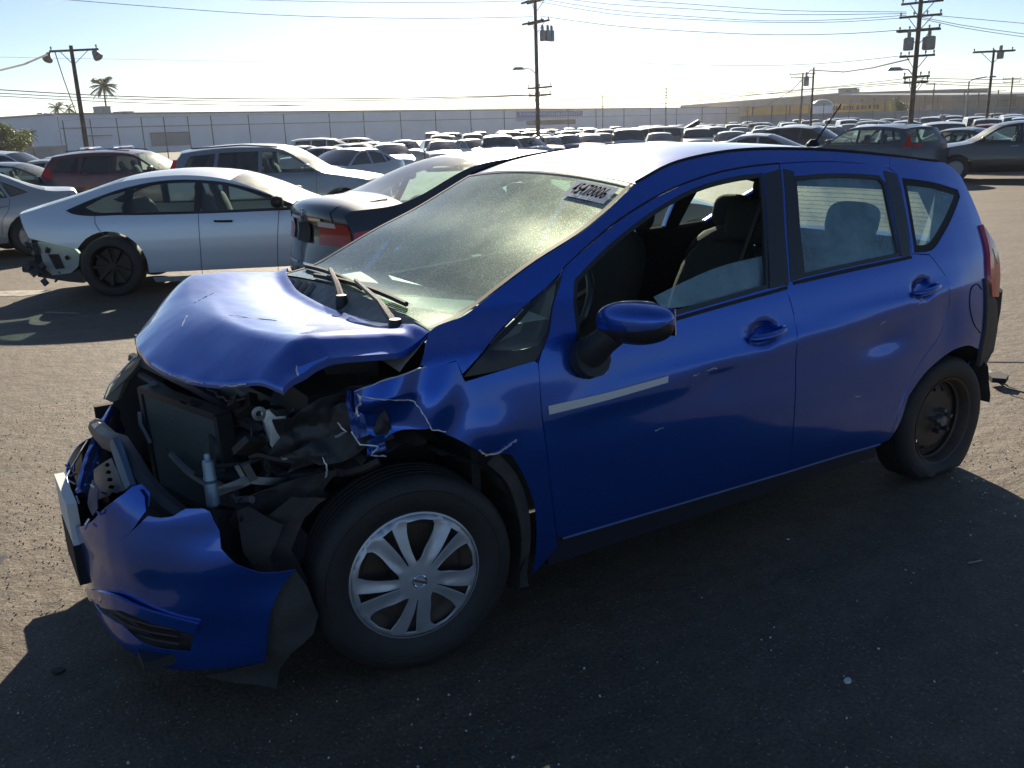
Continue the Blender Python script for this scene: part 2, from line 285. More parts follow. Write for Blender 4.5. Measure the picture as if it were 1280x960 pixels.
class MB:
    def __init__(s): s.V = []; s.F = []; s.MI = []; s.mi = 0
    def add(s, V, F):
        b = len(s.V); s.V += [Vector(v) for v in V]; s.F += [[i+b for i in f] for f in F]; s.MI += [s.mi]*len(F); return s
    def box(s, c, d, rot=None, taper=1.0):
        c = Vector(c); hx, hy, hz = [a/2 for a in d]; P = []
        for z in (-1, 1):
            k = taper if z > 0 else 1
            for x, y in ((-1, -1), (1, -1), (1, 1), (-1, 1)):
                v = Vector((x*hx*k, y*hy*k, z*hz))
                if rot is not None: v = rot @ v
                P.append(c+v)
        return s.add(P, [[0, 3, 2, 1], [4, 5, 6, 7], [0, 1, 5, 4], [1, 2, 6, 5], [2, 3, 7, 6], [3, 0, 4, 7]])
    def tube(s, pts, r, n=8, cap=True, r2=None):
        pts = [Vector(p) for p in pts]; k = len(pts); ref = None; rings = []
        for i, p in enumerate(pts):
            d = (pts[min(i+1, k-1)]-pts[max(i-1, 0)]).normalized()
            if ref is None: ref = d.orthogonal().normalized()
            else: ref = (ref-d*ref.dot(d)).normalized()
            b = d.cross(ref); rr = r if r2 is None else r+(r2-r)*i/(k-1)
            if callable(r): rr = r(i/(k-1))
            rings.append([p+(ref*math.cos(2*PI*j/n)+b*math.sin(2*PI*j/n))*rr for j in range(n)])
        V = [v for rg in rings for v in rg]; F = []
        for i in range(k-1):
            for j in range(n): F.append([i*n+j, i*n+(j+1) % n, (i+1)*n+(j+1) % n, (i+1)*n+j])
        if cap: F.append(list(range(n))[::-1]); F.append([(k-1)*n+j for j in range(n)])
        return s.add(V, F)
    def lathe(s, prof, n=32, origin=(0, 0, 0), axis='Y', closed=False, a0=0, a1=2*PI):
        o = Vector(origin); V = []; F = []; k = len(prof); full = abs(a1-a0-2*PI) < 1e-6; m_ = n if full else n+1
        for i in range(m_):
            a = a0+(a1-a0)*i/n; c, s_ = math.cos(a), math.sin(a)
            for (r, h) in prof:
                V.append(o+(Vector((r*c, h, r*s_)) if axis == 'Y' else Vector((r*c, r*s_, h)) if axis == 'Z' else Vector((h, r*c, r*s_))))
        for i in range(n):
            i2 = (i+1) % m_
            for j in range(k if closed else k-1):
                j2 = (j+1) % k; F.append([i*k+j, i2*k+j, i2*k+j2, i*k+j2])
        return s.add(V, F)
    def grid(s, fn, nu, nv):
        V = [fn(i/nu, j/nv) for j in range(nv+1) for i in range(nu+1)]
        F = [[j*(nu+1)+i, j*(nu+1)+i+1, (j+1)*(nu+1)+i+1, (j+1)*(nu+1)+i] for j in range(nv) for i in range(nu)]
        return s.add(V, F)
    def prism(s, poly, ext, z0=None):
        """poly: 3D points of a planar face; ext: extrusion vector"""
        P = [Vector(p) for p in poly]; e = Vector(ext); n = len(P)
        return s.add(P+[p+e for p in P], [list(range(n))[::-1], [n+i for i in range(n)]]+[[i, (i+1) % n, n+(i+1) % n, n+i] for i in range(n)])
    def build(s, name, m, parent=None, smooth=False, auto=35, label=None):
        o = mesh_obj(name, s.V, s.F, m, parent, smooth, mi=s.MI if isinstance(m, (list, tuple)) else None, auto=auto)
        if label: o['label'] = label
        return o
def lerp(a, b, t): return a+(b-a)*t
def sm(t): t = min(1, max(0, t)); return t*t*(3-2*t)
def interp(x, xs, ys):
    if x <= xs[0]: return ys[0]
    for i in range(len(xs)-1):
        if x <= xs[i+1]: return ys[i]+(ys[i+1]-ys[i])*(x-xs[i])/(xs[i+1]-xs[i])
    return ys[-1]
def sminterp(x, xs, ys, h=.04):
    return (interp(x-h, xs, ys)+interp(x-h/2, xs, ys)+2*interp(x, xs, ys)+interp(x+h/2, xs, ys)+interp(x+h, xs, ys))/6
def inpoly(p, P):
    c = False; x, y = p; n = len(P); j = n-1
    for i in range(n):
        xi, yi = P[i]; xj, yj = P[j]
        if (yi > y) != (yj > y) and x < (xj-xi)*(y-yi)/(yj-yi)+xi: c = not c
        j = i
    return c
def segd(p, a, b):
    dx, dy = b[0]-a[0], b[1]-a[1]; L = dx*dx+dy*dy
    t = 0 if L == 0 else max(0, min(1, ((p[0]-a[0])*dx+(p[1]-a[1])*dy)/L))
    return math.hypot(p[0]-a[0]-t*dx, p[1]-a[1]-t*dy)
def outline(P, seg=.03, cang=33, closed=True, smooth=True):
    """resample an outline: Catmull-Rom through the points, corners sharper than cang kept"""
    n = len(P); out = []
    def T(i):
        a, b, c = P[(i-1) % n], P[i % n], P[(i+1) % n]
        if not closed and (i == 0 or i == n-1): return None
        v1 = (b[0]-a[0], b[1]-a[1]); v2 = (c[0]-b[0], c[1]-b[1]); l1 = math.hypot(*v1) or 1e-9; l2 = math.hypot(*v2) or 1e-9
        ca = (v1[0]*v2[0]+v1[1]*v2[1])/(l1*l2)
        if not smooth or ca < math.cos(R(cang)): return None
        return ((v1[0]/l1+v2[0]/l2)/2, (v1[1]/l1+v2[1]/l2)/2)
    for i in range(n if closed else n-1):
        a, b = P[i], P[(i+1) % n]; L = math.hypot(b[0]-a[0], b[1]-a[1])
        if L < 1e-6: continue
        ta, tb = T(i), T((i+1) % n); k = max(1, round(L/seg)); ch = ((b[0]-a[0])/L, (b[1]-a[1])/L)
        ta = ta or ch; tb = tb or ch
        for j in range(k):
            t = j/k; h00 = 2*t**3-3*t*t+1; h10 = t**3-2*t*t+t; h01 = -2*t**3+3*t*t; h11 = t**3-t*t
            out.append(tuple(h00*a[q]+h10*ta[q]*L+h01*b[q]+h11*tb[q]*L for q in (0, 1)))
    if not closed: out.append(tuple(P[-1]))
    return out
def inset_poly(P, d):
    n = len(P); A = sum(P[i][0]*P[(i+1) % n][1]-P[(i+1) % n][0]*P[i][1] for i in range(n)); s = 1 if A > 0 else -1; out = []
    for i in range(n):
        a, b, c = P[i-1], P[i], P[(i+1) % n]
        n1 = (-(b[1]-a[1]), b[0]-a[0]); n2 = (-(c[1]-b[1]), c[0]-b[0]); l1 = math.hypot(*n1) or 1; l2 = math.hypot(*n2) or 1
        v = (n1[0]/l1+n2[0]/l2, n1[1]/l1+n2[1]/l2); l = math.hypot(*v) or 1; k = s*d/l/max(.5, l/2)
        out.append((b[0]+v[0]*k, b[1]+v[1]*k))
    return out
def panel(name, m, outer, mp, parent, holes=(), grid=.04, thick=.004, inset=0.0, smooth=True, seg=None, out=(0, 1, 0), extra=(), back=None, cang=33, keep_holes=None):
    """A sheet: outline + holes in a 2-D chart, triangulated with inner points, lifted by mp(u,v), given thickness."""
    seg = seg or grid*.8
    O = outline(outer, seg, smooth=smooth, cang=cang)
    if inset: O = inset_poly(O, inset)
    H = [outline(h, seg, smooth=smooth, cang=cang) for h in holes]
    pts = []; edges = []; loops = []
    for L in [O]+H:
        b = len(pts); pts += L; edges += [(b+i, b+(i+1) % len(L)) for i in range(len(L))]; loops.append(L)
    xs = [p[0] for p in O]; ys = [p[1] for p in O]
    ip = []
    x = min(xs)+grid*.5
    while x < max(xs):
        y = min(ys)+grid*.5
        while y < max(ys):
            ip.append((x, y)); y += grid
        x += grid
    ip += list(extra)
    for p in ip:
        if inpoly(p, O) and not any(inpoly(p, h) for h in H):
            if min(segd(p, L[i], L[(i+1) % len(L)]) for L in loops for i in range(len(L))) > grid*.3: pts.append(p)
    r = delaunay_2d_cdt([Vector(p) for p in pts], edges, [], 0, 1e-5)
    vs = [(v[0], v[1]) for v in r[0]]; fs = []
    for f in r[2]:
        c = (sum(vs[i][0] for i in f)/3, sum(vs[i][1] for i in f)/3)
        if inpoly(c, O) and not any(inpoly(c, h) for h in H): fs.append(list(f))
    out = Vector(out); e = .002; P3 = []; NN = []
    for u, v in vs:
        p = Vector(mp(u, v)); du = Vector(mp(u+e, v))-Vector(mp(u-e, v)); dv = Vector(mp(u, v+e))-Vector(mp(u, v-e))
        n = du.cross(dv)
        if n.length < 1e-12: n = out.copy()
        n.normalize()
        if n.dot(out) < 0: n = -n
        P3.append(p); NN.append(n)
    F = []
    for f in fs:
        a, b, c = P3[f[0]], P3[f[1]], P3[f[2]]
        fn = (b-a).cross(c-a)
        if fn.dot(NN[f[0]]) < 0: f = f[::-1]
        F.append(f)
    n = len(P3); V = list(P3); NV = list(NN); MI = [0]*len(F)
    if thick > 0:
        V += [p-q*thick for p, q in zip(P3, NN)]; NV += [-q for q in NN]
        F2 = [[i+n for i in f[::-1]] for f in F]
        ed = {}
        for f in F:
            for a, b in ((f[0], f[1]), (f[1], f[2]), (f[2], f[0])): ed[(a, b)] = 1
        side = [(a, b) for (a, b) in ed if (b, a) not in ed]
        F3 = []
        for a, b in side:
            k = len(V); d = (P3[b]-P3[a]); nn = d.cross(NN[a]).normalized() if d.length > 1e-9 else NN[a]
            V += [P3[a], P3[b], P3[b]-NN[b]*thick, P3[a]-NN[a]*thick]; NV += [(nn*.7+NN[a]*.7).normalized(), (nn*.7+NN[b]*.7).normalized(), nn, nn]
            F3.append([k+1, k, k+3, k+2])
        MI = [0]*len(F)+[1 if back else 0]*len(F2)+[0]*len(F3); F = F+F2+F3
    mm = [m, back] if back else m
    return mesh_obj(name, V, F, mm, parent, True, mi=MI if back else None, normals=NV)
def ribbon(name, m, P3, r, parent, n=5):
    return MB().tube(P3, r, n).build(name, m, parent, True)
def G(x, y):
    """height of the lot: level round the car, then falling away gently"""
    d = math.hypot(x-CAM.x, y-CAM.y); t = max(0, d-5)
    return -.62*(1-math.exp(-t*.02/.62*1.25)) if t > 0 else 0
def bearing(px, y=165):
    d = fw*FPX+rt*(px-640)+up*(480-y); return math.degrees(YAW-math.atan2(d.y, d.x))
def polar(px, d, z=None):
    """a spot on the lot at bearing px (degrees right of the view axis) and distance d"""
    a = YAW-R(px); x = CAM.x+d*math.cos(a); y = CAM.y+d*math.sin(a); return Vector((x, y, G(x, y) if z is None else z))
# ------------------------------------------------------------------ the ground
def asphalt():
    M = bpy.data.materials.new('asphalt'); M.use_nodes = True; t = M.node_tree; N = t.nodes; Lk = t.links; b = N['Principled BSDF']
    g = N.new('ShaderNodeNewGeometry')
    def tex(scale, detail=6, rough=.6, stretch=None):
        n = N.new('ShaderNodeTexNoise'); n.inputs['Scale'].default_value = scale; n.inputs['Detail'].default_value = detail; n.inputs['Roughness'].default_value = rough
        if stretch:
            mp = N.new('ShaderNodeMapping'); mp.inputs['Scale'].default_value = stretch; mp.inputs['Rotation'].default_value = (0, 0, R(-30))
            Lk.new(g.outputs['Position'], mp.inputs[0]); Lk.new(mp.outputs[0], n.inputs['Vector'])
        else: Lk.new(g.outputs['Position'], n.inputs['Vector'])
        return n.outputs[0]
    def ramp(src, a, b_, ca, cb):
        r = N.new('ShaderNodeValToRGB'); r.color_ramp.elements[0].position = a; r.color_ramp.elements[1].position = b_
        r.color_ramp.elements[0].color = (*ca, 1); r.color_ramp.elements[1].color = (*cb, 1); Lk.new(src, r.inputs[0]); return r.outputs[0]
    def mul(a, b_, f=1.0):
        m = N.new('ShaderNodeMix'); m.data_type = 'RGBA'; m.blend_type = 'MULTIPLY'; m.inputs[0].default_value = f; Lk.new(a, m.inputs[6]); Lk.new(b_, m.inputs[7]); return m.outputs[2]
    c = ramp(tex(.35, 8, .65), .3, .7, (.098, .079, .058), (.142, .115, .084))
    c = mul(c, ramp(tex(1.6, 9, .7, (.5, 2.2, 1)), .32, .62, (.72, .72, .73), (1.08, 1.07, 1.05)), .9)
    c = mul(c, ramp(tex(9, 6, .7), .33, .6, (.78, .78, .78), (1.1, 1.09, 1.08)), .8)
    c = mul(c, ramp(tex(90, 3, .6), .30, .66, (.50, .51, .53), (1.35, 1.33, 1.30)), .85)
    sp = N.new('ShaderNodeTexVoronoi'); sp.inputs['Scale'].default_value = 95; Lk.new(g.outputs['Position'], sp.inputs['Vector'])
    gate = N.new('ShaderNodeMath'); gate.operation = 'GREATER_THAN'; gate.inputs[1].default_value = .9
    sx = N.new('ShaderNodeSeparateColor'); Lk.new(sp.outputs['Color'], sx.inputs[0]); Lk.new(sx.outputs[0], gate.inputs[0])
    near = N.new('ShaderNodeMath'); near.operation = 'LESS_THAN'; near.inputs[1].default_value = .32; Lk.new(sp.outputs['Distance'], near.inputs[0])
    mm = N.new('ShaderNodeMath'); mm.operation = 'MULTIPLY'; Lk.new(gate.outputs[0], mm.inputs[0]); Lk.new(near.outputs[0], mm.inputs[1])
    mx = N.new('ShaderNodeMix'); mx.data_type = 'RGBA'; Lk.new(mm.outputs[0], mx.inputs[0]); Lk.new(c, mx.inputs[6]); mx.inputs[7].default_value = (.25, .22, .18, 1)
    Lk.new(mx.outputs[2], b.inputs['Base Color'])
    # cracks are fine relief
    b.inputs['Specular IOR Level'].default_value = .35
    rr = N.new('ShaderNodeMapRange'); rr.inputs[3].default_value = .62; rr.inputs[4].default_value = .85; Lk.new(tex(3), rr.inputs[0]); Lk.new(rr.outputs[0], b.inputs['Roughness'])
    b1 = N.new('ShaderNodeBump'); b1.inputs['Strength'].default_value = .45; b1.inputs['Distance'].default_value = .008; Lk.new(tex(75, 4, .65), b1.inputs['Height'])
    b2 = N.new('ShaderNodeBump'); b2.inputs['Strength'].default_value = .45; b2.inputs['Distance'].default_value = .03; Lk.new(tex(11, 5, .6), b2.inputs['Height']); Lk.new(b1.outputs[0], b2.inputs['Normal'])
    Lk.new(b2.outputs[0], b.inputs['Normal'])
    return M
V = [(CAM.x, CAM.y, 0)]; F = []; rad = [1, 2, 3, 4, 5, 6, 7, 8, 9, 10, 12, 14, 17, 20, 24, 30, 38, 50, 70, 100, 200, 500, 1200, 3000]; n = 96
for r_ in rad:
    for i in range(n):
        a = 2*PI*i/n; x = CAM.x+r_*math.cos(a); y = CAM.y+r_*math.sin(a); V.append((x, y, G(x, y)))
for i in range(n): F.append([0, 1+i, 1+(i+1) % n])
for k in range(len(rad)-1):
    for i in range(n): F.append([1+k*n+i, 1+(k+1)*n+i, 1+(k+1)*n+(i+1) % n, 1+k*n+(i+1) % n])
tag(mesh_obj('ground', V, F, asphalt(), smooth=True), 'worn brown asphalt ground of the car storage lot', kind='structure')
STAIN = mat('paint_line', col=(.33, .30, .25), rough=.8, noise_amt=.5, noise_scale=7)
def ground_sheet(name, pts, m, dz=.004, seg=.15, **kw):
    o = panel(name, m, pts, lambda u, v: (u, v, G(u, v)+dz), None, grid=seg, thick=0, smooth=kw.get('smooth', True), out=(0, 0, 1)); return o

# ------------------------------------------------------------------ the wrecked blue hatchback
WX = [-3.4, -3.27, -3.15, -3.0, -2.8, -2.6, -2.2, -1.5, -.6, -.2, .2, .4, .55, .7]; WY = [.40, .60, .68, .745, .79, .815, .835, .845, .845, .84, .82, .78, .70, .55]
DZ = [-.2, .15, .25, .35, .45, .62, .75, .85, .95, 1.0, 1.1, 1.2, 1.3, 1.4, 1.45, 1.5, 1.6]; DV = [.10, .07, .035, .015, .008, .0, .003, .015, .038, .052, .092, .138, .19, .248, .28, .32, .42]
def S(x, z): return sminterp(x, WX, WY, .10)-sminterp(z, DZ, DV, .03)-.07*sm((x+1.0)/.8)*sm((z-.95)/.12)
def crease(x, z):
    zc = .735+(-.5-x)*.065; d = z-zc
    f = sm((-.35-x)/.3)*sm((x+2.75)/.3)
    return f*(.010*math.exp(-(d/.045)**2))
def dish(x, z, cx, cz, rx=.062, rz=.036, dep=.02):
    q = ((x-cx)/rx)**2+((z-cz)/rz)**2
    return dep*math.exp(-q*q*.9) if q < 6 else 0
HF = (-1.385, .853); HR = (-2.325, .896)
def dents(x, z):
    d = .016*math.exp(-((x+2.05)/.16)**2-((z-.72)/.05)**2)+.010*math.exp(-((x+1.15)/.10)**2-((z-.72)/.03)**2)
    d += .012*math.exp(-((x+2.5)/.10)**2-((z-.72)/.12)**2)
    return d
def near(off=0.0, sgn=1, dm=1):
    def f(x, z):
        y = S(x, z)+crease(x, z)+off
        if dm: y -= dish(x, z, HF[0]+.012, HF[1])+dish(x, z, HR[0]+.012, HR[1])+dents(x, z)
        if sgn < 0: y -= .09
        return Vector((x, sgn*y, z))
    return f
def fend(x, z):
    y = S(x, z)
    k = sm((x+.05)/.12)
    zr = .885-(.02)*sm((x)/.15)
    y -= k*(.055*sm((zr-z)/.05)-.02*sm((.80-z)/.06))
    y -= .03*sm((x+.20)/.3)*math.exp(-((z-.76)/.06)**2)
    y += .009*math.sin(x*38+z*21)*sm((x+.25)/.25)
    y += .012*math.exp(-((x+.24)/.07)**2-((z-.72)/.07)**2)
    return Vector((x, y, z))
RTH = [-90, -60, -40, -20, 0, 21.8, 35.5, 49.7, 62, 72, 90, 110]; RRR = [.84, .855, .82, .735, .705, .775, .85, .866, .859, .86, .84, .86]
GZ = [0.0, .12, .2, .3, .4, .5, .6, .7, .8]; GV = [-.05, -.02, .0, .0, .005, .01, .0, -.03, -.07]
def BS(off=0.0, wob=0.0):
    def f(a, z):
        r = sminterp(math.degrees(a), RTH, RRR, 9)+sminterp(z, GZ, GV, .04)+off
        if wob: r += wob*(math.sin(a*9+z*13)+.6*math.sin(a*17-z*23+1)+.5*math.sin(z*41))
        return Vector((.1+r*math.cos(a), r*math.sin(a), z))
    return f
CAR = empty('wrecked_hatchback', (-1.3, 0, 0), 0, 'bright blue hatchback with smashed front end and raised crumpled hood, its radiator exposed', 'car')
PCAR = CAR
CAR.location = (0, 0, 0)
BP = M_('black_plastic'); ID = M_('inner_dark'); TB = M_('trim_black'); SL = M_('seal'); DM = M_('dark_metal'); GM = M_('grey_metal'); LN = M_('liner'); CH = M_('chrome')
GL = glass('window_glass', tint=(.78, .92, .86), dust_sheen_col=(.42, .52, .55), dust=.10, forward=.3)
GLR = glass('rear_glass', tint=(.80, .95, .92), dust_sheen_col=(.36, .56, .62), dust=.48, forward=.35)  # teal colour of the dust film paints the reflection on these panes
WSM = glass('windshield_glass', tint=(.62, .82, .72), dust_sheen_col=(.66, .78, .62), dust=.20, speck=.30, forward=.5, glare=.55, ior=1.42, dscale=5, spec_rough=.04)
D = DATA
gp = .045
fd = panel('front_door', BLUE, D['front_door'], near(), CAR, [D['front_open']], grid=gp, thick=.02, inset=.003, back=ID,
           extra=[(HF[0]+i*.018, HF[1]+j*.016) for i in range(-5, 6) for j in range(-4, 5)])
rd = panel('rear_door', BLUE, D['rear_door'], near(), CAR, [D['rear_open']], grid=gp, thick=.02, inset=.003, back=ID,
           extra=[(HR[0]+i*.018, HR[1]+j*.016) for i in range(-5, 6) for j in range(-4, 5)]+[(-2.05+i*.03, .72+j*.02) for i in range(-7, 8) for j in range(-4, 5)])
panel('roof_rail', BLUE, D['a_pillar'], near(dm=0), CAR, grid=.03, thick=.02, inset=.001, back=ID)
panel('quarter_panel', BLUE, D['quarter_panel'], near(), CAR, [D['quarter_open']], grid=gp, thick=.02, inset=.0015, back=ID)
fe = panel('fender', BLUE, D['fender'], fend, CAR, grid=.022, thick=.003, inset=.001, back=DM, cang=25)
# the far side, plain
def mir(L): return L
for nm in ('front_door', 'rear_door', 'quarter_panel'):
    op = {'front_door': 'front_open', 'rear_door': 'rear_open', 'quarter_panel': 'quarter_open'}[nm]
    panel(nm, BLUE, D[nm], near(sgn=-1), CAR, [D[op]], grid=.08, thick=.03, out=(0, -1, 0), back=ID)
panel('roof_rail', BLUE, D['a_pillar'], near(sgn=-1, dm=0), CAR, grid=.05, thick=.02, out=(0, -1, 0), back=ID)
FF = [(.42, .80), (.30, .87), (.10, .93), (-.157, .947), (-.168, .907), (-.412, .908), (-.42, .75), (-.45, .45), (-.483, .275), (-.40, .19), (-.385, .45), (-.30, .64), (-.15, .71), (.05, .72), (.25, .64), (.34, .55), (.45, .60), (.50, .72)]
panel('fender', BLUE, FF, near(sgn=-1, dm=0), CAR, grid=.06, thick=.01, out=(0, -1, 0), back=DM)
panel('window_glass', GL, D['rear_open'], near(-.012, -1, 0), CAR, grid=.1, thick=0, out=(0, -1, 0))
panel('window_glass', GL, D['quarter_open'], near(-.012, -1, 0), CAR, grid=.1, thick=0, out=(0, -1, 0))
panel('window_glass', GL, D['front_open'], near(-.012, -1, 0), CAR, grid=.1, thick=0, out=(0, -1, 0))
# dark shell behind the panel gaps
SH = [(-.46, .28), (-1.5, .27), (-2.17, .25), (-2.22, .40), (-2.30, .53), (-2.42, .60), (-2.5, .80), (-2.42, .99), (-1.6, .97), (-.60, .90), (-.40, .88), (-.40, .5)]
for s_ in (1, -1): panel('body_shell', ID, SH, near(-.028, s_, 1), CAR, grid=.15, thick=.01, out=(0, s_, 0))
# black window surrounds
panel('pillar_trim', TB, D['b_trim_front'], near(.0015, dm=0), fd, grid=.06, thick=.003)
panel('pillar_trim', TB, D['b_trim_rear'], near(.0015, dm=0), rd, grid=.06, thick=.003)
panel('pillar_trim', TB, D['c_trim'], near(.0015, dm=0), rd, grid=.06, thick=.003)
def ring(nm, key, par, wdt, off, m=TB, grid=.08, depth=.012):
    O = outline(D[key], .03); return panel(nm, m, O, near(off, dm=0), par, [inset_poly(O, wdt)], grid=grid, thick=depth, smooth=False, seg=.05)
ring('window_seal', 'front_open', fd, .014, -.002); ring('window_seal', 'rear_open', rd, .014, -.002)
ring('window_frit', 'quarter_open', CAR, .028, -.004, SL)
panel('window_glass', GLR, D['rear_open'], near(-.012, dm=0), rd, grid=.06, thick=0)
panel('window_glass', GLR, D['quarter_open'], near(-.006, dm=0), CAR, grid=.06, thick=0)
panel('window_glass', GLR, D['glass_low'], near(-.020, dm=0), fd, grid=.05, thick=0)
q_ = panel('front_quarter_window', TB, D['front_quarter_frame'], near(.004, dm=0), CAR, [D['front_quarter_glass']], grid=.04, thick=.012)
panel('window_glass', GL, D['front_quarter_glass'], near(-.002, dm=0), q_, grid=.04, thick=0)
panel('belt_seal', SL, [(-.566, .928), (-.83, .950), (-1.19, .978), (-1.52, 1.0), (-1.52, .988), (-1.19, .966), (-.83, .938), (-.56, .915)], near(.004, dm=0), fd, grid=.05, thick=.006)
panel('belt_seal', SL, [(-1.56, 1.012), (-1.88, 1.024), (-2.27, 1.032), (-2.27, 1.020), (-1.88, 1.010), (-1.56, 1.0)], near(.004, dm=0), rd, grid=.05, thick=.006)
panel('body_tape', M_('tape'), D['strip'], near(.0045), fd, grid=.04, thick=.003, smooth=False, label=None) if False else panel('body_tape', M_('tape'), D['strip'], near(.0045), fd, grid=.04, thick=.003, smooth=False)
# ditch moulding along the roof edge
dl = outline(D['a_pillar'][6:13]+[(-2.531, 1.394), (-2.70, 1.376)], .05, closed=False)
for s_ in (1, -1):
    ribbon('roof_moulding', SL, [Vector((x, s_*(S(x, z)-.001)+(.09 if s_ < 0 else 0), z+.0035)) for x, z in dl], .0055, CAR)
# dark door seam strips at the frame top
ribbon('door_seal', SL, [near(-.003, dm=0)(x, z) for x, z in outline(D['front_door'][:7], .05, closed=False)], .004, fd)
ribbon('fuel_door_gap', SL, [near(.0)(x, z) for x, z in outline(D['fuel_line'], .02, closed=False, cang=85)], .003, CAR)
# roof
def redge(t):
    L = dl; k = t*(len(L)-1); i = min(int(k), len(L)-2); f = k-i
    x = lerp(L[i][0], L[i+1][0], f); z = lerp(L[i][1], L[i+1][1], f); return x, z
def roof(u, v):
    x, z = redge(v); s_ = 1-2*u; q = 1-s_*s_
    y = (S(x, z)-.004)*s_+.045*(1-s_)
    return Vector((x+(-.035*q if v < .02 else 0)*0-.04*q*(1-v)**2*0-.03*q*max(0, v-.8)/.2, y, z+.030*(1-abs(s_)**2.6)-.002))
MB().grid(roof, 28, 40).build('roof', BLUE, CAR, True, auto=60)
MB().grid(lambda u, v: roof(u, v)-Vector((0, 0, .03)), 10, 14).build('headliner', mat('headliner', col=(.12, .12, .115), rough=.95), CAR, True)
# windshield
wl = D['a_pillar'][:6]
def wedge(v):
    k = v*(len(wl)-1); i = min(int(k), len(wl)-2); f = k-i
    return lerp(wl[i][0], wl[i+1][0], f), lerp(wl[i][1], wl[i+1][1], f)
wle = outline(wl, .04, closed=False)
def WS(s_, v, off=0.0):
    """s_ -1 far .. 1 near; v 0 at the cowl .. 1 at the roof"""
    k = v*(len(wle)-1); i = min(int(k), len(wle)-2); f = k-i
    x = lerp(wle[i][0], wle[i+1][0], f); z = lerp(wle[i][1], wle[i+1][1], f); q = 1-s_*s_
    return Vector((x+lerp(-.035, .0, v)*q+off*.45, (S(x, z)-.004)*s_+.045*(1-s_), z+lerp(.02, .032, v)*q+off*.9))
ws = MB().grid(lambda u, v: WS(1-2*u, v), 24, 24).build('windshield', WSM, CAR, True, auto=80)
def strip_uv(name, m, s0, s1, v0, v1, off, par, nu=12, nv=3):
    return MB().grid(lambda a, b: WS(lerp(s0, s1, a), lerp(v0, v1, b), off), nu, nv).build(name, m, par, True, auto=80)
strip_uv('windshield_frit', SL, .965, 1.0, 0, 1, .002, ws, 2, 20); strip_uv('windshield_frit', SL, -1, -.965, 0, 1, .002, ws, 2, 20)
strip_uv('windshield_frit', TB, -1, 1, 1.0, .985, .002, ws, 16, 1)
# lot number sticker at the top near corner
sk = strip_uv('stock_sticker', M_('paper'), .93, .52, .955, .845, .003, ws, 10, 3)
sk['label'] = 'white paper sticker with tall black digits 45470006'
tcu = bpy.data.curves.new('digits', 'FONT'); tcu.body = '45470006'; tcu.size = 1; tcu.align_x = 'LEFT'; tcu.resolution_u = 3; tcu.offset = .012
to = bpy.data.objects.new('digits', tcu); COL.objects.link(to); bpy.context.view_layer.update()
tm = bpy.data.meshes.new_from_object(to.evaluated_get(bpy.context.evaluated_depsgraph_get())); bpy.data.objects.remove(to)
xs = [v.co.x for v in tm.vertices]; ys = [v.co.y for v in tm.vertices]; x0, x1, y0, y1 = min(xs), max(xs), min(ys), max(ys)
for v in tm.vertices:
    a = (v.co.x-x0)/(x1-x0); b = (v.co.y-y0)/(y1-y0); v.co = WS(lerp(.555, .885, a), lerp(.865, .94, b), .0055)
tm.materials.append(M_('ink')); td = bpy.data.objects.new('printed_digits', tm); COL.objects.link(td); td.parent = sk
for k in range(3): pass
# far A-pillar outer strip, cowl, wipers
def cowlf(u, v):
    s_ = 1-2*u; a = WS(s_, 0); x = a.x+v*.15*(1-.25*abs(s_)); return Vector((x, a.y*(1+.02*v), a.z-.006-.04*math.sin(min(1, v*1.6)*PI*.5)-.06*v*v))
MB().grid(cowlf, 24, 5).build('cowl', M_('cowl'), CAR, True, auto=70)
for k in range(5):
    s0 = -.86+k*.1
    MB().tube([cowlf(.5-s0/2, .15)+Vector((0, 0, .008)), cowlf(.5-(s0+.05)/2, .6)+Vector((0, 0, .01)), cowlf(.5-(s0+.08)/2, .9)+Vector((0, 0, .012))], .012, 6).build('cowl_rib', M_('cowl'), CAR, True)
def wiper(s0, v0, s1, v1, piv, n2):
    mb = MB(); mb.tube([WS(lerp(s0, s1, t), lerp(v0, v1, t), .012+.004*math.sin(t*PI)) for t in [i/8 for i in range(9)]], .009, 6)
    w_ = mb.build('wiper', SL, CAR, True)
    a = cowlf(.5-piv/2, .35)+Vector((0, 0, .02)); mid = WS(lerp(s0, s1, .5), lerp(v0, v1, .5), .035)
    MB().tube([a, lerp(a, mid, .35)+Vector((0, 0, .018)), mid], lambda t: .014-.006*t, 6).build('wiper_arm', BP, w_, True)
    MB().lathe([(0, .02), (.018, .018), (.022, 0), (.022, -.03)], 12, a, 'Z').build('wiper_pivot', BP, w_, True)
wiper(-.55, .02, .62, .035, .72, 0); wiper(-.95, .10, .10, .02, .05, 1)
# hatch and back window
def HB(y, z): return Vector((-(interp(z, [.3, .6, .8, 1.0, 1.28, 1.40], [3.02, 3.07, 3.04, 2.98, 2.86, 2.80])-.16*(abs(y)/.66)**2.5), y, z))
panel('hatch', BLUE, [(-.60, .55), (-.60, 1.0), (-.55, 1.25), (-.47, 1.385), (.55, 1.385), (.62, 1.25), (.66, 1.0), (.66, .55)], HB, CAR, [[(-.44, 1.02), (-.48, 1.12), (-.42, 1.25), (.44, 1.25), (.5, 1.12), (.46, 1.02)]], grid=.08, thick=.04, out=(-1, 0, 0), back=ID)
bw = panel('rear_window', GL, [(-.47, 1.01), (-.51, 1.12), (-.45, 1.26), (.45, 1.26), (.51, 1.12), (.47, 1.01)], lambda y, z: HB(y, z)+Vector((.015, 0, 0)), CAR, grid=.1, thick=0, out=(-1, 0, 0))
for k in range(9): ribbon('defroster_line', SL, [HB(y, 1.05+k*.022)+Vector((.022, 0, 0)) for y in (-.45, 0, .45)], .0012, bw, 3)
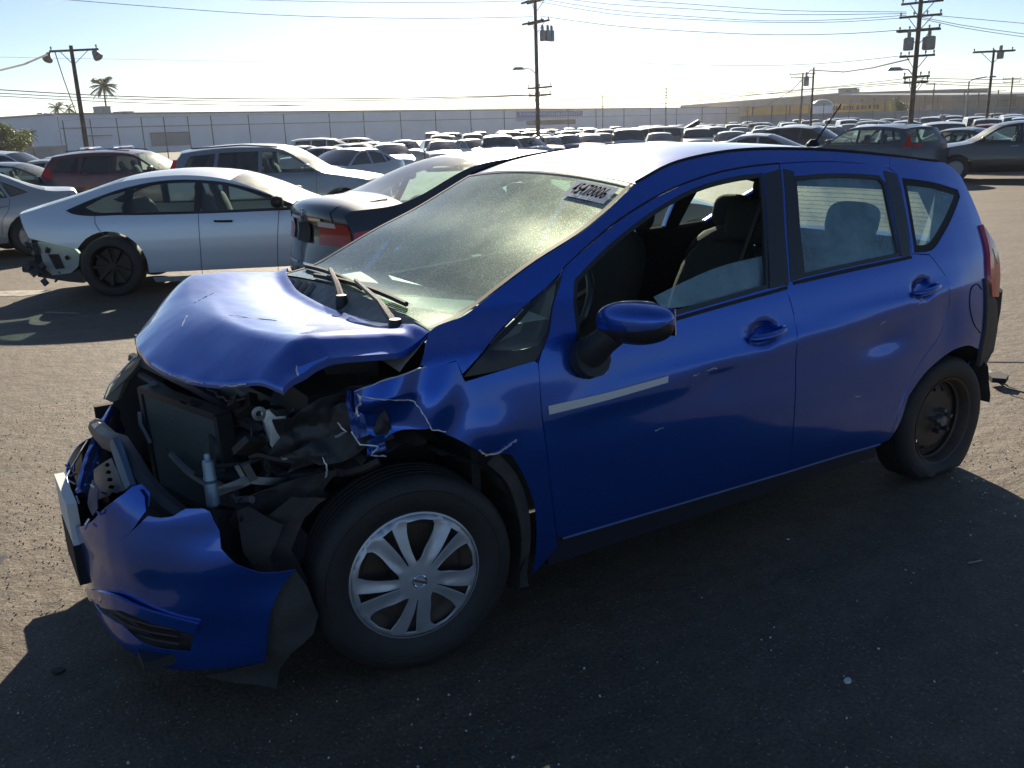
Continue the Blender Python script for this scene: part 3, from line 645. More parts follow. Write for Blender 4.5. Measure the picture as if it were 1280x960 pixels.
panel('rear_bumper', BLUE, [(-.70, .22), (-.70, .56), (.70, .56), (.70, .22)], lambda y, z: HB(y, z)+Vector((-.05, 0, 0)), CAR, grid=.1, thick=.02, out=(-1, 0, 0), smooth=False)
panel('rear_bumper_corner', BP, D['bumper_rear'], near(.01, dm=0), CAR, grid=.03, thick=.02, smooth=False)
# torn corner of rear bumper with foam
ribbon('torn_bumper_edge', M_('foam'), [Vector(p) for p in ((-2.985, .700, .66), (-2.985, .705, .60), (-2.975, .715, .555), (-2.93, .735, .535), (-2.88, .75, .53))], .011, CAR, 6)
MB().tube([(-2.97, .735, .80), (-3.0, .72, .70), (-2.985, .72, .58), (-2.93, .74, .51), (-2.86, .76, .48)], .028, 8).build('bumper_bracket', BP, CAR, True)
tl = panel('tail_light', M_('red_lens'), D['tail_lamp'], near(.016, dm=0), CAR, grid=.02, thick=.05)
panel('tail_light_inset', M_('clear_lens'), [(-2.915, .995), (-2.955, .985), (-2.975, .955), (-2.955, .92), (-2.93, .95)], near(.019, dm=0), tl, grid=.02, thick=.004)
# antenna
an = MB().tube([(-2.30, .22, 1.46), (-2.33, .22, 1.49), (-2.47, .22, 1.63)], lambda t: .0048-.002*t, 6).build('roof_antenna', SL, CAR, True)
MB().lathe([(.03, 0), (.028, .014), (.012, .03), (0, .032)], 14, (-2.30, .22, 1.455), 'Z').build('antenna_base', SL, an, True)
# door handles
for (cx, cz), par in ((HF, fd), (HR, rd)):
    hb = MB(); P = [near(.004, dm=0)(cx+.085-.17*t, cz-.010+.014*t)+Vector((0, .030*math.sin(PI*min(1, max(0, t*1.0)))**.6, 0)) for t in [i/14 for i in range(15)]]
    hb.tube(P, lambda t: .0135 if .06 < t < .94 else .009, 10)
    hd = hb.build('door_handle', BLUE, par, True, auto=60)
    MB().lathe([(.0085, .004), (.0085, 0), (.012, -.002)], 14, near(.006, dm=0)(cx-.085, cz+.004), 'Y').build('lock_cylinder', CH, hd, True)
# mirror
def mirror_cap(u, v):
    a = 2*PI*u; b = -PI/2+PI*v; c = Vector((-.635, .985, 1.02))
    ex = .115*(1 if math.cos(b) > 0 else 1); x = math.copysign(abs(math.cos(b))**.7, math.cos(b))
    ca, sa = math.cos(a), math.sin(a)
    lx = math.copysign(abs(ca)**.75, ca)*x*.070; lz = math.copysign(abs(sa)**.8, sa)*x*.068; ly = math.sin(b)*.118
    t = (ly+.118)/.236
    lz *= (.80+.3*t) if sa < 0 else (1.0-.15*t)
    return c+Vector((lx-.05*(t-.5)-.02, ly, lz+.02*(t-.5)))
mc = MB(); mc.grid(mirror_cap, 32, 20)
mc.MI = [1 if math.sin(2*PI*((k % 32)+.5)/32) < -.12 else 0 for k in range(len(mc.F))]
mo = mc.build('door_mirror', [BLUE, TB], CAR, True, auto=180)
MB().tube([(-.60, .83, .90), (-.60, .87, .925), (-.61, .90, .955), (-.625, .94, .985)], lambda t: .052-.014*t, 12).build('mirror_stalk', BP, mo, True)
MB().prism([(-.715, .885, .965), (-.725, 1.085, .985), (-.72, 1.085, 1.065), (-.712, .885, 1.06)], (-.004, 0, 0)).build('mirror_glass', M_('mirror'), mo)
MB().tube([near(0)(-.60, .885), near(.04)(-.60, .90)], .065, 14).build('mirror_base', BP, mo, True)

# ---- hood
hr = D['hood_rear']
HRY = [p[1] for p in hr]; HRX = [p[0] for p in hr]; HRZ = [p[2] for p in hr]
FY = [-.70, -.5, -.25, 0, .25, .45, .60, .70]; FXX = [.36, .46, .53, .55, .51, .44, .36, .315]; FZ = [.86, .905, .925, .915, .90, .905, .94, .965]
def hood(u, v, under=0.0):
    y = .715-1.42*u
    xr = sminterp(y, HRY, HRX, .06); zr = sminterp(y, HRY, HRZ, .06); xf = sminterp(y, FY, FXX, .12); zf = sminterp(y, FY, FZ, .12)
    x = lerp(xr, xf, v); B = .05+.035*(1-(y/.7)**2)
    zp = zr+.022*sm(v/.7)+.024*(1-(y/.7)**2)*math.sin(PI*min(1, v/.92))
    z = zp-(zr+.022-zf)*(max(0, v-.66)/.34)**1.7
    z -= .062*sm((y-.60)/.13)*(.35+.65*sm(v/.25))*(1-.55*sm((v-.8)/.2))
    z -= .05*sm((-.60-y)/.08)
    z += .012*math.exp(-((v)/.045)**2)
    # folds of the buckled front half
    z -= .006*math.exp(-((v-.80)/.09)**2-((y-.28-.5*(v-.8))/.13)**2)
    z += .004*math.exp(-((v-.62-.25*y)/.05)**2)*sm((y+.3)/.3)
    z += .0014*noise.noise(Vector((x*5, y*5, 1)))+.0005*noise.noise(Vector((x*25, y*25, 4)))
    x += .002*math.sin(y*17)*sm((v-.8)/.2)+.0012*math.sin(y*41)*sm((v-.9)/.1)
    return Vector((x, y, z-under))
hm = MB(); nu, nv = 90, 60; hm.grid(hood, nu, nv); b0 = len(hm.V)
hm.mi = 1; hm.grid(lambda u, v: hood(u, v, .018+.01*math.sin(u*60)*0), nu, nv)
top = lambda i, j: j*(nu+1)+i
E_ = [(top(i, 0), top(i+1, 0)) for i in range(nu)]+[(top(nu, j), top(nu, j+1)) for j in range(nv)]+[(top(i+1, nv), top(i, nv)) for i in reversed(range(nu))]+[(top(0, j+1), top(0, j)) for j in reversed(range(nv))]
hm.mi = 0
for a, b in E_:
    hm.F.append([b, a, a+b0, b+b0]); hm.MI.append(0)
for k, f in enumerate(hm.F):
    pass
hd = hm.build('hood', [BLUE, DM], CAR, True, auto=50); hd['label'] = 'crumpled and raised hood with a buckled front edge'
# hood underside ribs
for yy in (-.35, .05, .40):
    u = (.715-yy)/1.42; MB().tube([hood(u, v, .035) for v in (.1, .35, .6, .9)], .02, 6).build('hood_rib', DM, hd, True)
BR = M_('bare')
def scratch(pts, r=.0018, par=CAR, nm='bare_metal_edge'):
    rg = random.Random(len(pts)*31+int(abs(pts[0][0])*1000)); Q = []
    for i in range(len(pts)-1):
        for k in range(4):
            p = Vector(pts[i]).lerp(Vector(pts[i+1]), k/4); Q.append(p+Vector([rg.uniform(-.002, .002) for _ in range(3)]))
    Q.append(Vector(pts[-1])); MB().tube(Q, lambda t: r*(.5+abs(math.sin(t*23+len(pts)))), 4).build(nm, BR, par, True)
for k in ('fender_scratch1', 'fender_scratch2', 'fender_scratch3', 'fender_scratch4'):
    L = [fend(x, z)+Vector((0, .003, 0)) for x, z in D[k]]; scratch(L, .0016 if k[-1] != '4' else .003, fe)
scratch([hood((.715-y)/1.42, 1, .006)+Vector((.004, 0, 0)) for y in (.22, .28, .34, .40)], .0016, hd)
scratch([hood((.715-y)/1.42, 1, .010)+Vector((.004, 0, 0)) for y in (.47, .52, .57)], .0018, hd)
# a snagged tear near the front corner of the hood
p = hood((.715-.66)/1.42, .86); MB().prism([p+Vector((0, .04, -.005)), p+Vector((-.09, .045, .012)), p+Vector((.005, .047, -.035))], (0, .006, 0)).build('torn_flap', BLUE, hd)
scratch([p+Vector((0, .048, 0)), p+Vector((.004, .05, -.012)), p+Vector((.0, .05, -.03))], .0022, hd)

for pts in ([(-.28, .52), (-.22, .60), (-.17, .66)], [(.10, .60), (.20, .52), (.26, .46)], [(.18, .30), (.24, .36)], [(-.05, .74), (.02, .80)]):
    scratch([hood((.715-y)/1.42, v, -.0008) for y, v in pts], .0011, hd, 'paint_scratch')
# ---- front bumper cover and what is left of the nose
bc = panel('front_bumper_cover', BLUE, D['bumper_cover'], BS(wob=.0035), CAR, [D['bumper_slot']], out=(1, .25, 0), grid=.028, thick=.004, back=BP, cang=20)
bc['label'] = 'torn front bumper cover with ragged upper edge'
panel('bumper_bar', BLUE, D['bumper_bar'], BS(.012), bc, out=(1, .25, 0), grid=.03, thick=.01)
sg = panel('lower_grille', BP, D['bumper_slot'], BS(-.035), bc, out=(1, .25, 0), grid=.04, thick=.01)
for k in range(4):
    z = .245+k*.022; MB().tube([BS(-.012)(a, z+(.9-a)*.02) for a in (.55, .65, .75, .85)], .005, 5).build('grille_slat', BP, sg, True)
panel('liner_flap', LN, D['flap'], BS(-.09, .008), CAR, out=(1, .25, 0), grid=.03, thick=.004, smooth=False)
panel('splash_shield', LN, D['shield'], BS(-.03, .010), CAR, out=(1, .25, 0), grid=.03, thick=.004, smooth=False)
def lipf(u, v):
    k = u*5; i = min(int(k), 4); f = k-i; a = Vector(D['lip_out'][i]).lerp(Vector(D['lip_out'][i+1]), f); b = Vector(D['lip_in'][i]).lerp(Vector(D['lip_in'][i+1]), f)
    w_ = Vector((0, 0, .006*noise.noise(Vector((u*14, v*3, 2))))); return a.lerp(b, v)+w_+Vector((0, 0, .010*math.sin(v*PI)))
lm = MB(); lm.grid(lipf, 34, 6); lm.mi = 1; lm.grid(lambda u, v: lipf(u, v)+Vector((-.012, 0, -.015)), 34, 6); lm.build('grille_surround', [BLUE, BP], CAR, True, auto=60)
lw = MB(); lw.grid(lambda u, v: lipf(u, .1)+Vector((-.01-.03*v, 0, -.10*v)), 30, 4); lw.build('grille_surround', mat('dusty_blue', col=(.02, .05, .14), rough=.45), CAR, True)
hp = [Vector(p) for p in D['lamp_lens']]; MB().prism(hp, (-.05, -.05, 0)).build('headlight', mat('far_lens', col=(.55, .55, .46), rough=.25, coat=.6), CAR)
ribbon('headlight_rim', CH, [p+Vector((.004, .004, .003)) for p in (hp[0], hp[1], hp[2], hp[3])], .004, CAR, 5)
MB().prism([Vector(p) for p in D['lamp_black']], (-.05, -.10, 0)).build('headlight_housing', BP, CAR)
bpz = [(-.95+.0, .0)]
pp = panel('perforated_beam_plate', mat('plate_steel', col=(.07, .095, .13), rough=.4, metal=.5), D['beam_plate'], BS(-.055), CAR, [[(.498+.019*k+a*.026, .698-.0165*k+c*.0052+a*.004) for a, c in ((-1, -.6), (-.5, -1), (.6, -1), (1, .2), (.6, 1), (-.5, 1))] for k in range(5)], out=(1, .25, 0), grid=.03, thick=.003, smooth=False)
panel('steel_rail', mat('blue_steel', col=(.10, .15, .22), rough=.4, metal=.6), D['beam_rail'], BS(-.045), CAR, out=(1, .25, 0), grid=.03, thick=.02)
MB().tube([BS(-.10)(a, z) for a, z in ((-.6, .60), (-.2, .66), (.2, .70), (.47, .735), (.58, .715), (.68, .67), (.78, .62), (.88, .57))], lambda t: .03, 8).build('crash_beam', DM, CAR, True)
MB().box((.838, .10, .505), (.028, .30, .13)).build('plate_bracket', M_('matte_white'), CAR)
MB().box((.836, .11, .375), (.036, .28, .128)).build('plate_bracket', M_('seal'), CAR)
rg = random.Random(3)
for k in range(14):
    a = rg.uniform(.30, .62); z = rg.uniform(.55, .68)
    p = BS(.004)(a, z); MB().tube([p, p+Vector((rg.uniform(-.02, .02), rg.uniform(-.03, .03), rg.uniform(-.03, .03)))], .003, 4).build('broken_clip', BR if k % 3 == 0 else BLUE, CAR)
scratch([BS(.004)(a, z) for a, z in D['bumper_cover'][13:16]], .002, bc); scratch([BS(.004)(a, z) for a, z in D['bumper_cover'][15:17]], .002, bc)
# blue shards standing above the cover
panel('bumper_shard', BLUE, [(.60, .60), (.73, .69), (.765, .698), (.80, .68), (.80, .645), (.73, .58)], BS(-.012, .004), CAR, out=(1, .25, 0), grid=.03, thick=.003, smooth=False)
panel('bumper_shard', mat('dusty_blue', col=(.05, .08, .16), rough=.55), [(.40, .58), (.47, .64), (.49, .67), (.56, .66), (.54, .60), (.47, .56)], BS(-.02, .006), CAR, out=(1, .25, 0), grid=.03, thick=.003, smooth=False)
# far headlight
# headlight filament points that catch the sun
# engine bay
def bx(nm, c, d, m, par=CAR, rz=0, ry=0, rx=0): return MB().box(c, d, Euler((R(rx), R(ry), R(rz))).to_matrix()).build(nm, m, par)
bx('firewall', (-.26, 0, .62), (.04, 1.36, .62), ID); bx('underbody', (-1.25, 0, .24), (3.0, 1.36, .10), ID); bx('inner_fender', (.10, -.66, .58), (.72, .03, .55), ID)
bx('undertray_light_block', (.30, 0, .20), (.92, 1.26, .03), BP); bx('nose_light_block', (.60, .0, .30), (.06, 1.1, .16), BP); bx('inner_fender', (.40, -.60, .42), (.5, .03, .40), ID)  # undertray widened and crossmember added to block sunlight through the open nose
bx('inner_fender', (-.03, .52, .60), (.34, .03, .50), ID); bx('firewall', (-.22, .62, .70), (.03, .30, .50), ID)
RQ = Euler((0, R(2), R(15))).to_matrix()
rad = MB().box((.462, .115, .605), (.035, .47, .34), RQ).build('radiator', M_('radiator'), CAR)
fm = MB()
for k in range(56): fm.box(Vector((.462, .115, .605))+RQ @ Vector((.019, -.225+k*.0082, 0)), (.004, .0022, .325), RQ)
tag(fm.build('radiator_fins', mat('fin', col=(.20, .235, .235), rough=.5, metal=.4), rad), kind='stuff')
for dz in (.176, -.176): MB().box(Vector((.464, .115, .605))+RQ @ Vector((0, 0, dz)), (.05, .49, .022), RQ).build('radiator_tank', BP, rad)
for dy in (-.245, .245): MB().box(Vector((.464, .115, .605))+RQ @ Vector((0, dy, 0)), (.05, .022, .36), RQ).build('radiator_tank', DM, rad)
MB().tube([(.56, -.13, .70), (.565, -.12, .66), (.555, -.09, .62), (.55, -.08, .60)], .009, 6).build('hose', GM, CAR, True)
for a, b, r_, nm in (((.50, -.52, .80), (.30, .45, .74), .020, 'support_bar'), ((.44, -.50, .83), (.22, .46, .79), .022, 'support_bar'), ((.50, -.40, .76), (.38, .30, .70), .014, 'support_bar'), ((.36, -.5, .86), (.12, .3, .84), .02, 'support_bar')):
    MB().tube([a, Vector(a).lerp(Vector(b), .5)+Vector((0, 0, .012)), b], r_, 6).build(nm, DM, CAR)
MB().prism([(.40, -.05, .80), (.34, .10, .845), (.22, .34, .80), (.20, .42, .73), (.28, .25, .75)], (0, 0, -.006)).build('bent_panel', GM, CAR)
MB().prism([(.30, .05, .86), (.20, .30, .85), (.10, .45, .80), (.16, .2, .80)], (0, 0, -.006)).build('bent_panel', DM, CAR)
eng = bx('engine_block', (.10, .02, .58), (.34, .62, .42), ID)
MB().lathe([(.0, .10), (.075, .10), (.08, .08), (.08, -.12), (.05, -.14), (0, -.14)], 18, (.235, .40, .70), 'Z').build('intake_drum', DM, CAR, True)
MB().lathe([(.0, .10), (.055, .10), (.06, .085), (.06, -.10), (0, -.12)], 18, (.34, .30, .66), 'X').build('compressor', DM, CAR, True)
bt = MB().lathe([(0, .150), (.007, .150), (.009, .144), (.009, .132), (.015, .128), (.0165, .122), (.0165, .085), (.0185, .080), (.0185, .0), (.012, -.008), (0, -.008)], 20, (.507, .555, .592), 'Z').build('silver_canister', M_('bottle'), CAR, True, auto=30)
MB().lathe([(.0195, .075), (.0195, .066)], 20, (.507, .555, .592), 'Z').build('canister_band', mat('canister_band', col=(.10, .18, .26), rough=.4, metal=.6), bt, True)
bx('air_box', (.14, .50, .80), (.20, .18, .16), BP, rz=8, rx=-8); bx('fuse_box', (.02, .42, .86), (.16, .16, .12), mat('brown_black', col=(.035, .027, .024), rough=.6), rz=-15)
MB().prism([(.345, .55, .83), (.325, .565, .835), (.31, .575, .815), (.285, .585, .815), (.292, .59, .76), (.31, .585, .73), (.30, .595, .715), (.315, .59, .70), (.335, .575, .735), (.345, .57, .78)], (-.012, -.01, 0)).build('cast_bracket', M_('alloy'), CAR)
MB().lathe([(.010, 0), (.020, .001), (.021, .008), (.010, .009)], 14, (.352, .552, .828), 'Y').build('cast_bracket_ring', M_('alloy'), CAR, True)
MB().lathe([(.008, 0), (.014, .001), (.014, .006)], 12, (.305, .60, .705), 'Y').build('cast_bracket_ring', M_('alloy'), CAR, True)
bx('connector', (.40, .56, .665), (.022, .02, .055), GM, ry=20); bx('connector', (.42, .55, .66), (.012, .02, .05), M_('light_plastic'), ry=20)
MB().tube([(.20, .62, .745), (.27, .63, .70)], .010, 6).build('strut_rod', GM, CAR, True)
rg = random.Random(11)
def hose(a, b, sag, r_, m, nm='hose', w_=.03):
    a, b = Vector(a), Vector(b); P = []
    for i in range(9):
        t = i/8; P.append(a.lerp(b, t)+Vector((rg.uniform(-w_, w_)*.4, rg.uniform(-w_, w_)*.4, -sag*4*t*(1-t)+rg.uniform(-w_, w_)*.3)))
    Q = outline([(p.x, p.y) for p in P], .03, closed=False)
    MB().tube(P, r_, 6).build(nm, m, CAR, True)
for a, b, s_, r_, m in (((.50, -.30, .62), (.50, .02, .58), .10, .012, DM), ((.52, .10, .60), (.42, .60, .60), .02, .012, GM), ((.48, .3, .60), (.20, .62, .63), .03, .014, BP), ((.45, .2, .78), (.2, .55, .78), .04, .018, BP), ((.3, .1, .80), (.3, .55, .62), .05, .02, BP), ((.52, -.1, .80), (.50, -.16, .62), -.01, .015, GM),
                       ((.40, .55, .72), (.12, .66, .70), .03, .011, BP), ((.36, .5, .62), (.05, .70, .66), .02, .016, BP)):
    hose(a, b, s_, r_, m)
for k in range(22):
    a = (rg.uniform(.1, .5), rg.uniform(.1, .62), rg.uniform(.58, .86)); b = (a[0]+rg.uniform(-.2, .2), min(.68, a[1]+rg.uniform(-.15, .2)), a[2]+rg.uniform(-.15, .1))
    hose(a, b, rg.uniform(0, .05), rg.choice((.003, .004, .006)), rg.choice((SL, SL, BP, GM)), 'wire', .015)
jm = MB()
for k in range(60):
    c = (rg.uniform(-.05, .46), rg.uniform(.0, .60), rg.uniform(.36, .84)); rr = Euler([rg.uniform(-1, 1) for _ in range(3)]).to_matrix()
    jm.mi = rg.choice((0, 0, 1, 1, 2)); jm.box(c, (rg.uniform(.02, .12), rg.uniform(.02, .10), rg.uniform(.01, .08)), rr, taper=rg.uniform(.5, 1))
tag(jm.build('broken_engine_parts', [BP, DM, mat('brown_black', ), ][:3], CAR), kind='stuff')
# crumpled inner metal by the fender tip, blue outside
def crum(nm, m, c, d, seed, amp=.03):
    mb = MB(); c = Vector(c)
    def f(u, v):
        p = Vector((c.x+(u-.5)*d[0], c.y+(u-.5)*d[1], c.z+(v-.5)*d[2])); q = p*8+Vector((seed*3.1, 0, 0))
        e = 1+.25*math.sin(u*19+seed)+.2*math.sin(v*23+seed)
        w_ = Vector([noise.noise(q+Vector((k*17, 0, 0))) for k in range(3)])*1.6*e+Vector([noise.noise(q*2.7+Vector((k*11, 5, 0))) for k in range(3)])*.7
        r_ = abs(noise.noise(q*1.3+Vector((0, 9, 0)))); return p+w_*amp*.6+Vector((0, 1, 0))*(.25-r_)*amp
    mb.grid(f, 22, 22); return mb.build(nm, m, CAR, True, auto=28)
def torn(nm, m, poly, Y, amp, seed, slope=0.0, lean=0.0):
    def f(x, z):
        q = Vector((x*9, z*9, seed*2.3)); r_ = 1-abs(noise.noise(q*1.2))*2
        return Vector((x, Y+slope*(x-.2)+lean*(z-.6)+amp*(noise.noise(q)+.5*r_+.35*noise.noise(q*2.6)), z))
    return panel(nm, m, poly, f, CAR, grid=.016, thick=.003, smooth=False, seg=.03)
torn('crumpled_apron', DM, [(.10, .90), (.22, .885), (.30, .84), (.36, .85), (.33, .78), (.37, .74), (.29, .70), (.31, .66), (.22, .69), (.15, .66), (.10, .72), (.06, .80)], .60, .05, 3, lean=.3)
torn('crumpled_apron', BP, [(.06, .84), (.16, .86), (.25, .82), (.24, .76), (.30, .73), (.24, .69), (.16, .70), (.11, .73), (.03, .74)], .70, .035, 5, slope=-.3)
torn('crumpled_liner', LN, [(.18, .66), (.30, .64), (.44, .60), (.47, .52), (.42, .46), (.44, .36), (.36, .28), (.30, .33), (.26, .44), (.31, .52), (.22, .58)], .66, .05, 12, slope=-.5)
torn('crumpled_liner', LN, [(.24, .60), (.33, .62), (.42, .55), (.40, .42), (.37, .30), (.33, .24), (.31, .36), (.345, .46), (.30, .55)], .735, .025, 17, slope=-.3)
torn('bent_bracket', GM, [(.30, .63), (.42, .655), (.50, .64), (.49, .615), (.40, .63), (.31, .605)], .57, .02, 19)
torn('torn_duct', mat('brown_black'), [(.20, .82), (.30, .80), (.34, .73), (.31, .67), (.25, .70), (.19, .74)], .54, .03, 22)
MB().box((.16, .47, .47), (.66, .08, .12)).build('frame_rail', DM, CAR); MB().box((.16, -.47, .47), (.66, .08, .12)).build('frame_rail', DM, CAR)
crum('crumpled_edge', BLUE, (.145, .775, .84), (.05, .02, .14), 8, .010); crum('crumpled_edge', BLUE, (.10, .78, .745), (.07, .02, .05), 9, .010)
scratch([(.205, .775, .83), (.185, .78, .80), (.215, .775, .79)], .0022); scratch([(.17, .785, .80), (.15, .79, .76), (.10, .80, .745), (.12, .79, .72), (.08, .80, .71)], .0022)
scratch([(.148, .80, .905), (.142, .80, .88), (.155, .79, .86), (.148, .79, .84)], .003)
scratch([(.235, .72, .72), (.228, .725, .69), (.235, .725, .66)], .002)
# wheel arch liners
for cx, cz, rr, a0, a1 in ((0, .31, .372, -12, 150), (-2.60, .28, .352, 0, 180)):
    for s_ in (1, -1):
        if cx == 0 and s_ == 1:
            a0, a1 = 105, 205
        mb = MB(); mb.grid(lambda u, v: Vector((cx+(rr+.006*math.sin(u*40))*math.cos(R(lerp(a0, a1, u))), s_*lerp(.79 if cx == 0 else .775, .48, v), cz+(rr+.006*math.sin(u*40))*math.sin(R(lerp(a0, a1, u))))), 30, 4)
        mb.build('wheel_arch_liner', LN, CAR, True)
MB().grid(lambda u, v: Vector((.385*math.cos(R(lerp(60, 110, u)))+.01*math.sin(u*30), lerp(.74, .45, v), .31+.40*math.sin(R(lerp(60, 110, u)))+.012*math.sin(u*23+v*9))), 18, 4).build('wheel_arch_liner', LN, CAR, True)
# flared lip behind the front wheel
panel('arch_lip', LN, [(-.27, .65), (-.335, .56), (-.372, .46), (-.388, .34), (-.392, .20), (-.41, .13), (-.36, .14), (-.355, .34), (-.335, .45), (-.30, .545), (-.235, .62)], near(-.02, dm=0), CAR, grid=.03, thick=.01)
bx('rocker', (-1.32, .735, .225), (1.68, .05, .075), mat('rocker_shade', col=(.004, .006, .02), rough=.6)); bx('rocker', (-1.32, -.775, .225), (1.68, .05, .09), mat('rocker_shade'))  # near-black rocker colour stands in for the shade below the doors
ribbon('sill_highlight', mat('sill_highlight', col=(.10, .16, .34), rough=.3), [near(.002, dm=0)(x, z) for x, z in ((-.50, .304), (-1.0, .294), (-1.555, .282), (-1.9, .275), (-2.12, .266))], .0035, CAR, 5)  # paler blue tube paints the highlight along the door bottoms
# ---- wheels
RB = M_('rubber')
def tyre(par, Rr, rim, w_, flat=0.0, tread=True):
    mb = MB(); h = w_/2
    prof = [(rim, h*.80), (rim+.012, h*.93), (lerp(rim, Rr, .35), h*1.04), (lerp(rim, Rr, .62), h*1.05), (lerp(rim, Rr, .85), h*.96), (Rr-.008, h*.84), (Rr, h*.70)]
    g = [.45, .40, .15, .10, -.10, -.15, -.40, -.45]
    for i in range(0, 8, 2):
        prof += [(Rr, h*(g[i]+.02)), (Rr-.008, h*g[i]), (Rr-.008, h*g[i+1]), (Rr, h*(g[i+1]-.02))]
    prof += [(Rr, -h*.70), (Rr-.008, -h*.84), (lerp(rim, Rr, .85), -h*.96), (lerp(rim, Rr, .5), -h*1.05), (rim+.012, -h*.93), (rim, -h*.80)]
    mb.lathe(prof, 72)
    V = []
    for v in mb.V:
        r_ = math.hypot(v.x, v.z)
        if flat and v.z < -Rr+flat:
            k = (-Rr+flat-v.z)/flat; v = Vector((v.x*(1+.03*k), v.y*(1+.22*k), -Rr+flat-.0005*k))
        elif flat and v.z < -.1: k = sm((-.1-v.z)/(Rr-.1)); v = Vector((v.x, v.y*(1+.22*k), v.z))
        V.append(v)
    mb.V = V
    t_ = mb.build('tyre', RB, par, True, auto=40)
    sp = MB()
    for k in range(90):
        a = 2*PI*k/90
        for s_ in (1, -1):
            c = Vector(((Rr-.007)*math.cos(a), s_*h*.80, (Rr-.007)*math.sin(a)))
            if flat and c.z < -Rr+flat+.01: continue
            sp.box(c, (.010, h*.20, .012), Euler((0, -a+PI/2*0, 0)).to_matrix())
    if tread: tag(sp.build('tread_block', RB, par), kind='stuff')
    # raised ring on the sidewall
    MB().lathe([(lerp(rim, Rr, .60), h*1.052), (lerp(rim, Rr, .61), h*1.075), (lerp(rim, Rr, .66), h*1.072), (lerp(rim, Rr, .67), h*1.03)], 72).build('sidewall_ring', RB, t_, True) if not flat else None
    return t_
def pol(fn):
    return lambda a, b: fn(a, b)
fwh = empty('front_wheel', (0, .715, .316)); fwh.parent = CAR; fwh.rotation_euler = (0, 0, R(-8))
tyre(fwh, .311, .197, .18, tread=False)
def capf(u, v):
    r_ = math.hypot(u, v); y = .082+.030*math.cos(min(1, r_/.2)*PI/2)-.02*sm((r_-.188)/.02)
    a = math.atan2(v, u)
    y += .004*math.cos(10*(a-R(98-0)))*sm((r_-.05)/.05)*sm((.196-r_)/.03)
    return Vector((u, y, v))
def ph(a, r_): return (r_*math.cos(R(a)), r_*math.sin(R(a)))
H = []
for k in range(5):
    a = 98-72*k     # big opening
    H.append([ph(a+15, .170), ph(a+15, .140), ph(a+9, .100), ph(a-2, .066), ph(a-12, .060), ph(a-16, .085), ph(a-17, .120), ph(a-16, .155), ph(a-14, .179), ph(a, .183), ph(a+12, .181)])
    b = a-36         # narrow slot
    H.append([ph(b+7, .180), ph(b+4.5, .12), ph(b+1, .060), ph(b-3, .060), ph(b-2.5, .12), ph(b-4, .178)])
capm = M_('wheel_cover')
cover = panel('wheel_cover', capm, [ph(a, .204) for a in range(0, 360, 12)], capf, fwh, H, grid=.014, thick=.007, out=(0, 1, 0), seg=.012, cang=50)
MB().lathe([(.2035, .050), (.206, .060), (.206, .068), (.203, .076), (.196, .079)], 72).build('cover_rim', M_('wheel_cover'), fwh, True)
MB().lathe([(0, .105), (.024, .108), (.028, .112), (.030, .110), (.032, .105)], 32).build('centre_cap', capm, fwh, True)
lg = MB().lathe([(.0165, .1135), (.019, .1155), (.0215, .1135)], 28); lgo = lg.build('emblem_ring', CH, fwh, True)
MB().box((0, .1145, 0), (.046, .003, .008), Euler((0, R(-25), 0)).to_matrix()).build('emblem_bar', CH, fwh)
MB().lathe([(.0, .02), (.06, .02), (.09, .03), (.15, .035), (.165, .05), (.19, .06), (.192, -.08)], 48).build('rim', M_('steel_rim'), fwh, True)
for k in range(5):
    MB().lathe([(0, .045), (.010, .045), (.011, .03), (.011, .02)], 6, (.055*math.cos(2*PI*k/5), 0, .055*math.sin(2*PI*k/5))).build('wheel_nut', GM, fwh, True)
rwh = empty('rear_wheel', (-2.60, .700, .262)); rwh.parent = CAR
tyre(rwh, .290, .192, .165, flat=.042, tread=False)
rimm = M_('steel_rim')
rf = lambda u, v: Vector((u, .045+.035*math.cos(min(1, math.hypot(u, v)/.075)*PI)*(.5)-.02*sm((math.hypot(u, v)-.13)/.04)+.0, v))
panel('rim', rimm, [ph(a, .178) for a in range(0, 360, 12)], rf, rwh, [[(c[0]+.013*math.cos(R(t)), c[1]+.013*math.sin(R(t))) for t in range(0, 360, 45)] for c in [ph(a, .140) for a in range(8, 368, 26)][:14]], grid=.025, thick=.006, cang=60)
MB().lathe([(.172, .028), (.180, .035), (.184, .06), (.192, .075), (.198, .078), (.200, .070), (.194, .05), (.188, -.08)], 56).build('rim_flange', rimm, rwh, True)
MB().lathe([(0, .082), (.022, .080), (.028, .070), (.030, .04)], 24).build('hub', GM, rwh, True)
for k in range(5):
    MB().lathe([(0, .085), (.009, .084), (.011, .078), (.011, .05)], 6, (.05*math.cos(2*PI*k/5+.3), 0, .05*math.sin(2*PI*k/5+.3))).build('wheel_nut', GM if k < 3 else DM, rwh, True)
for wx in (0, -2.6):
    e_ = empty('rear_wheel' if wx else 'front_wheel', (wx, -.70, .31)); e_.parent = CAR; tyre(e_, .31, .19, .185, tread=False)
    MB().lathe([(0, -.06), (.12, -.06), (.19, -.05), (.19, .08)], 32).build('rim', rimm, e_, True)
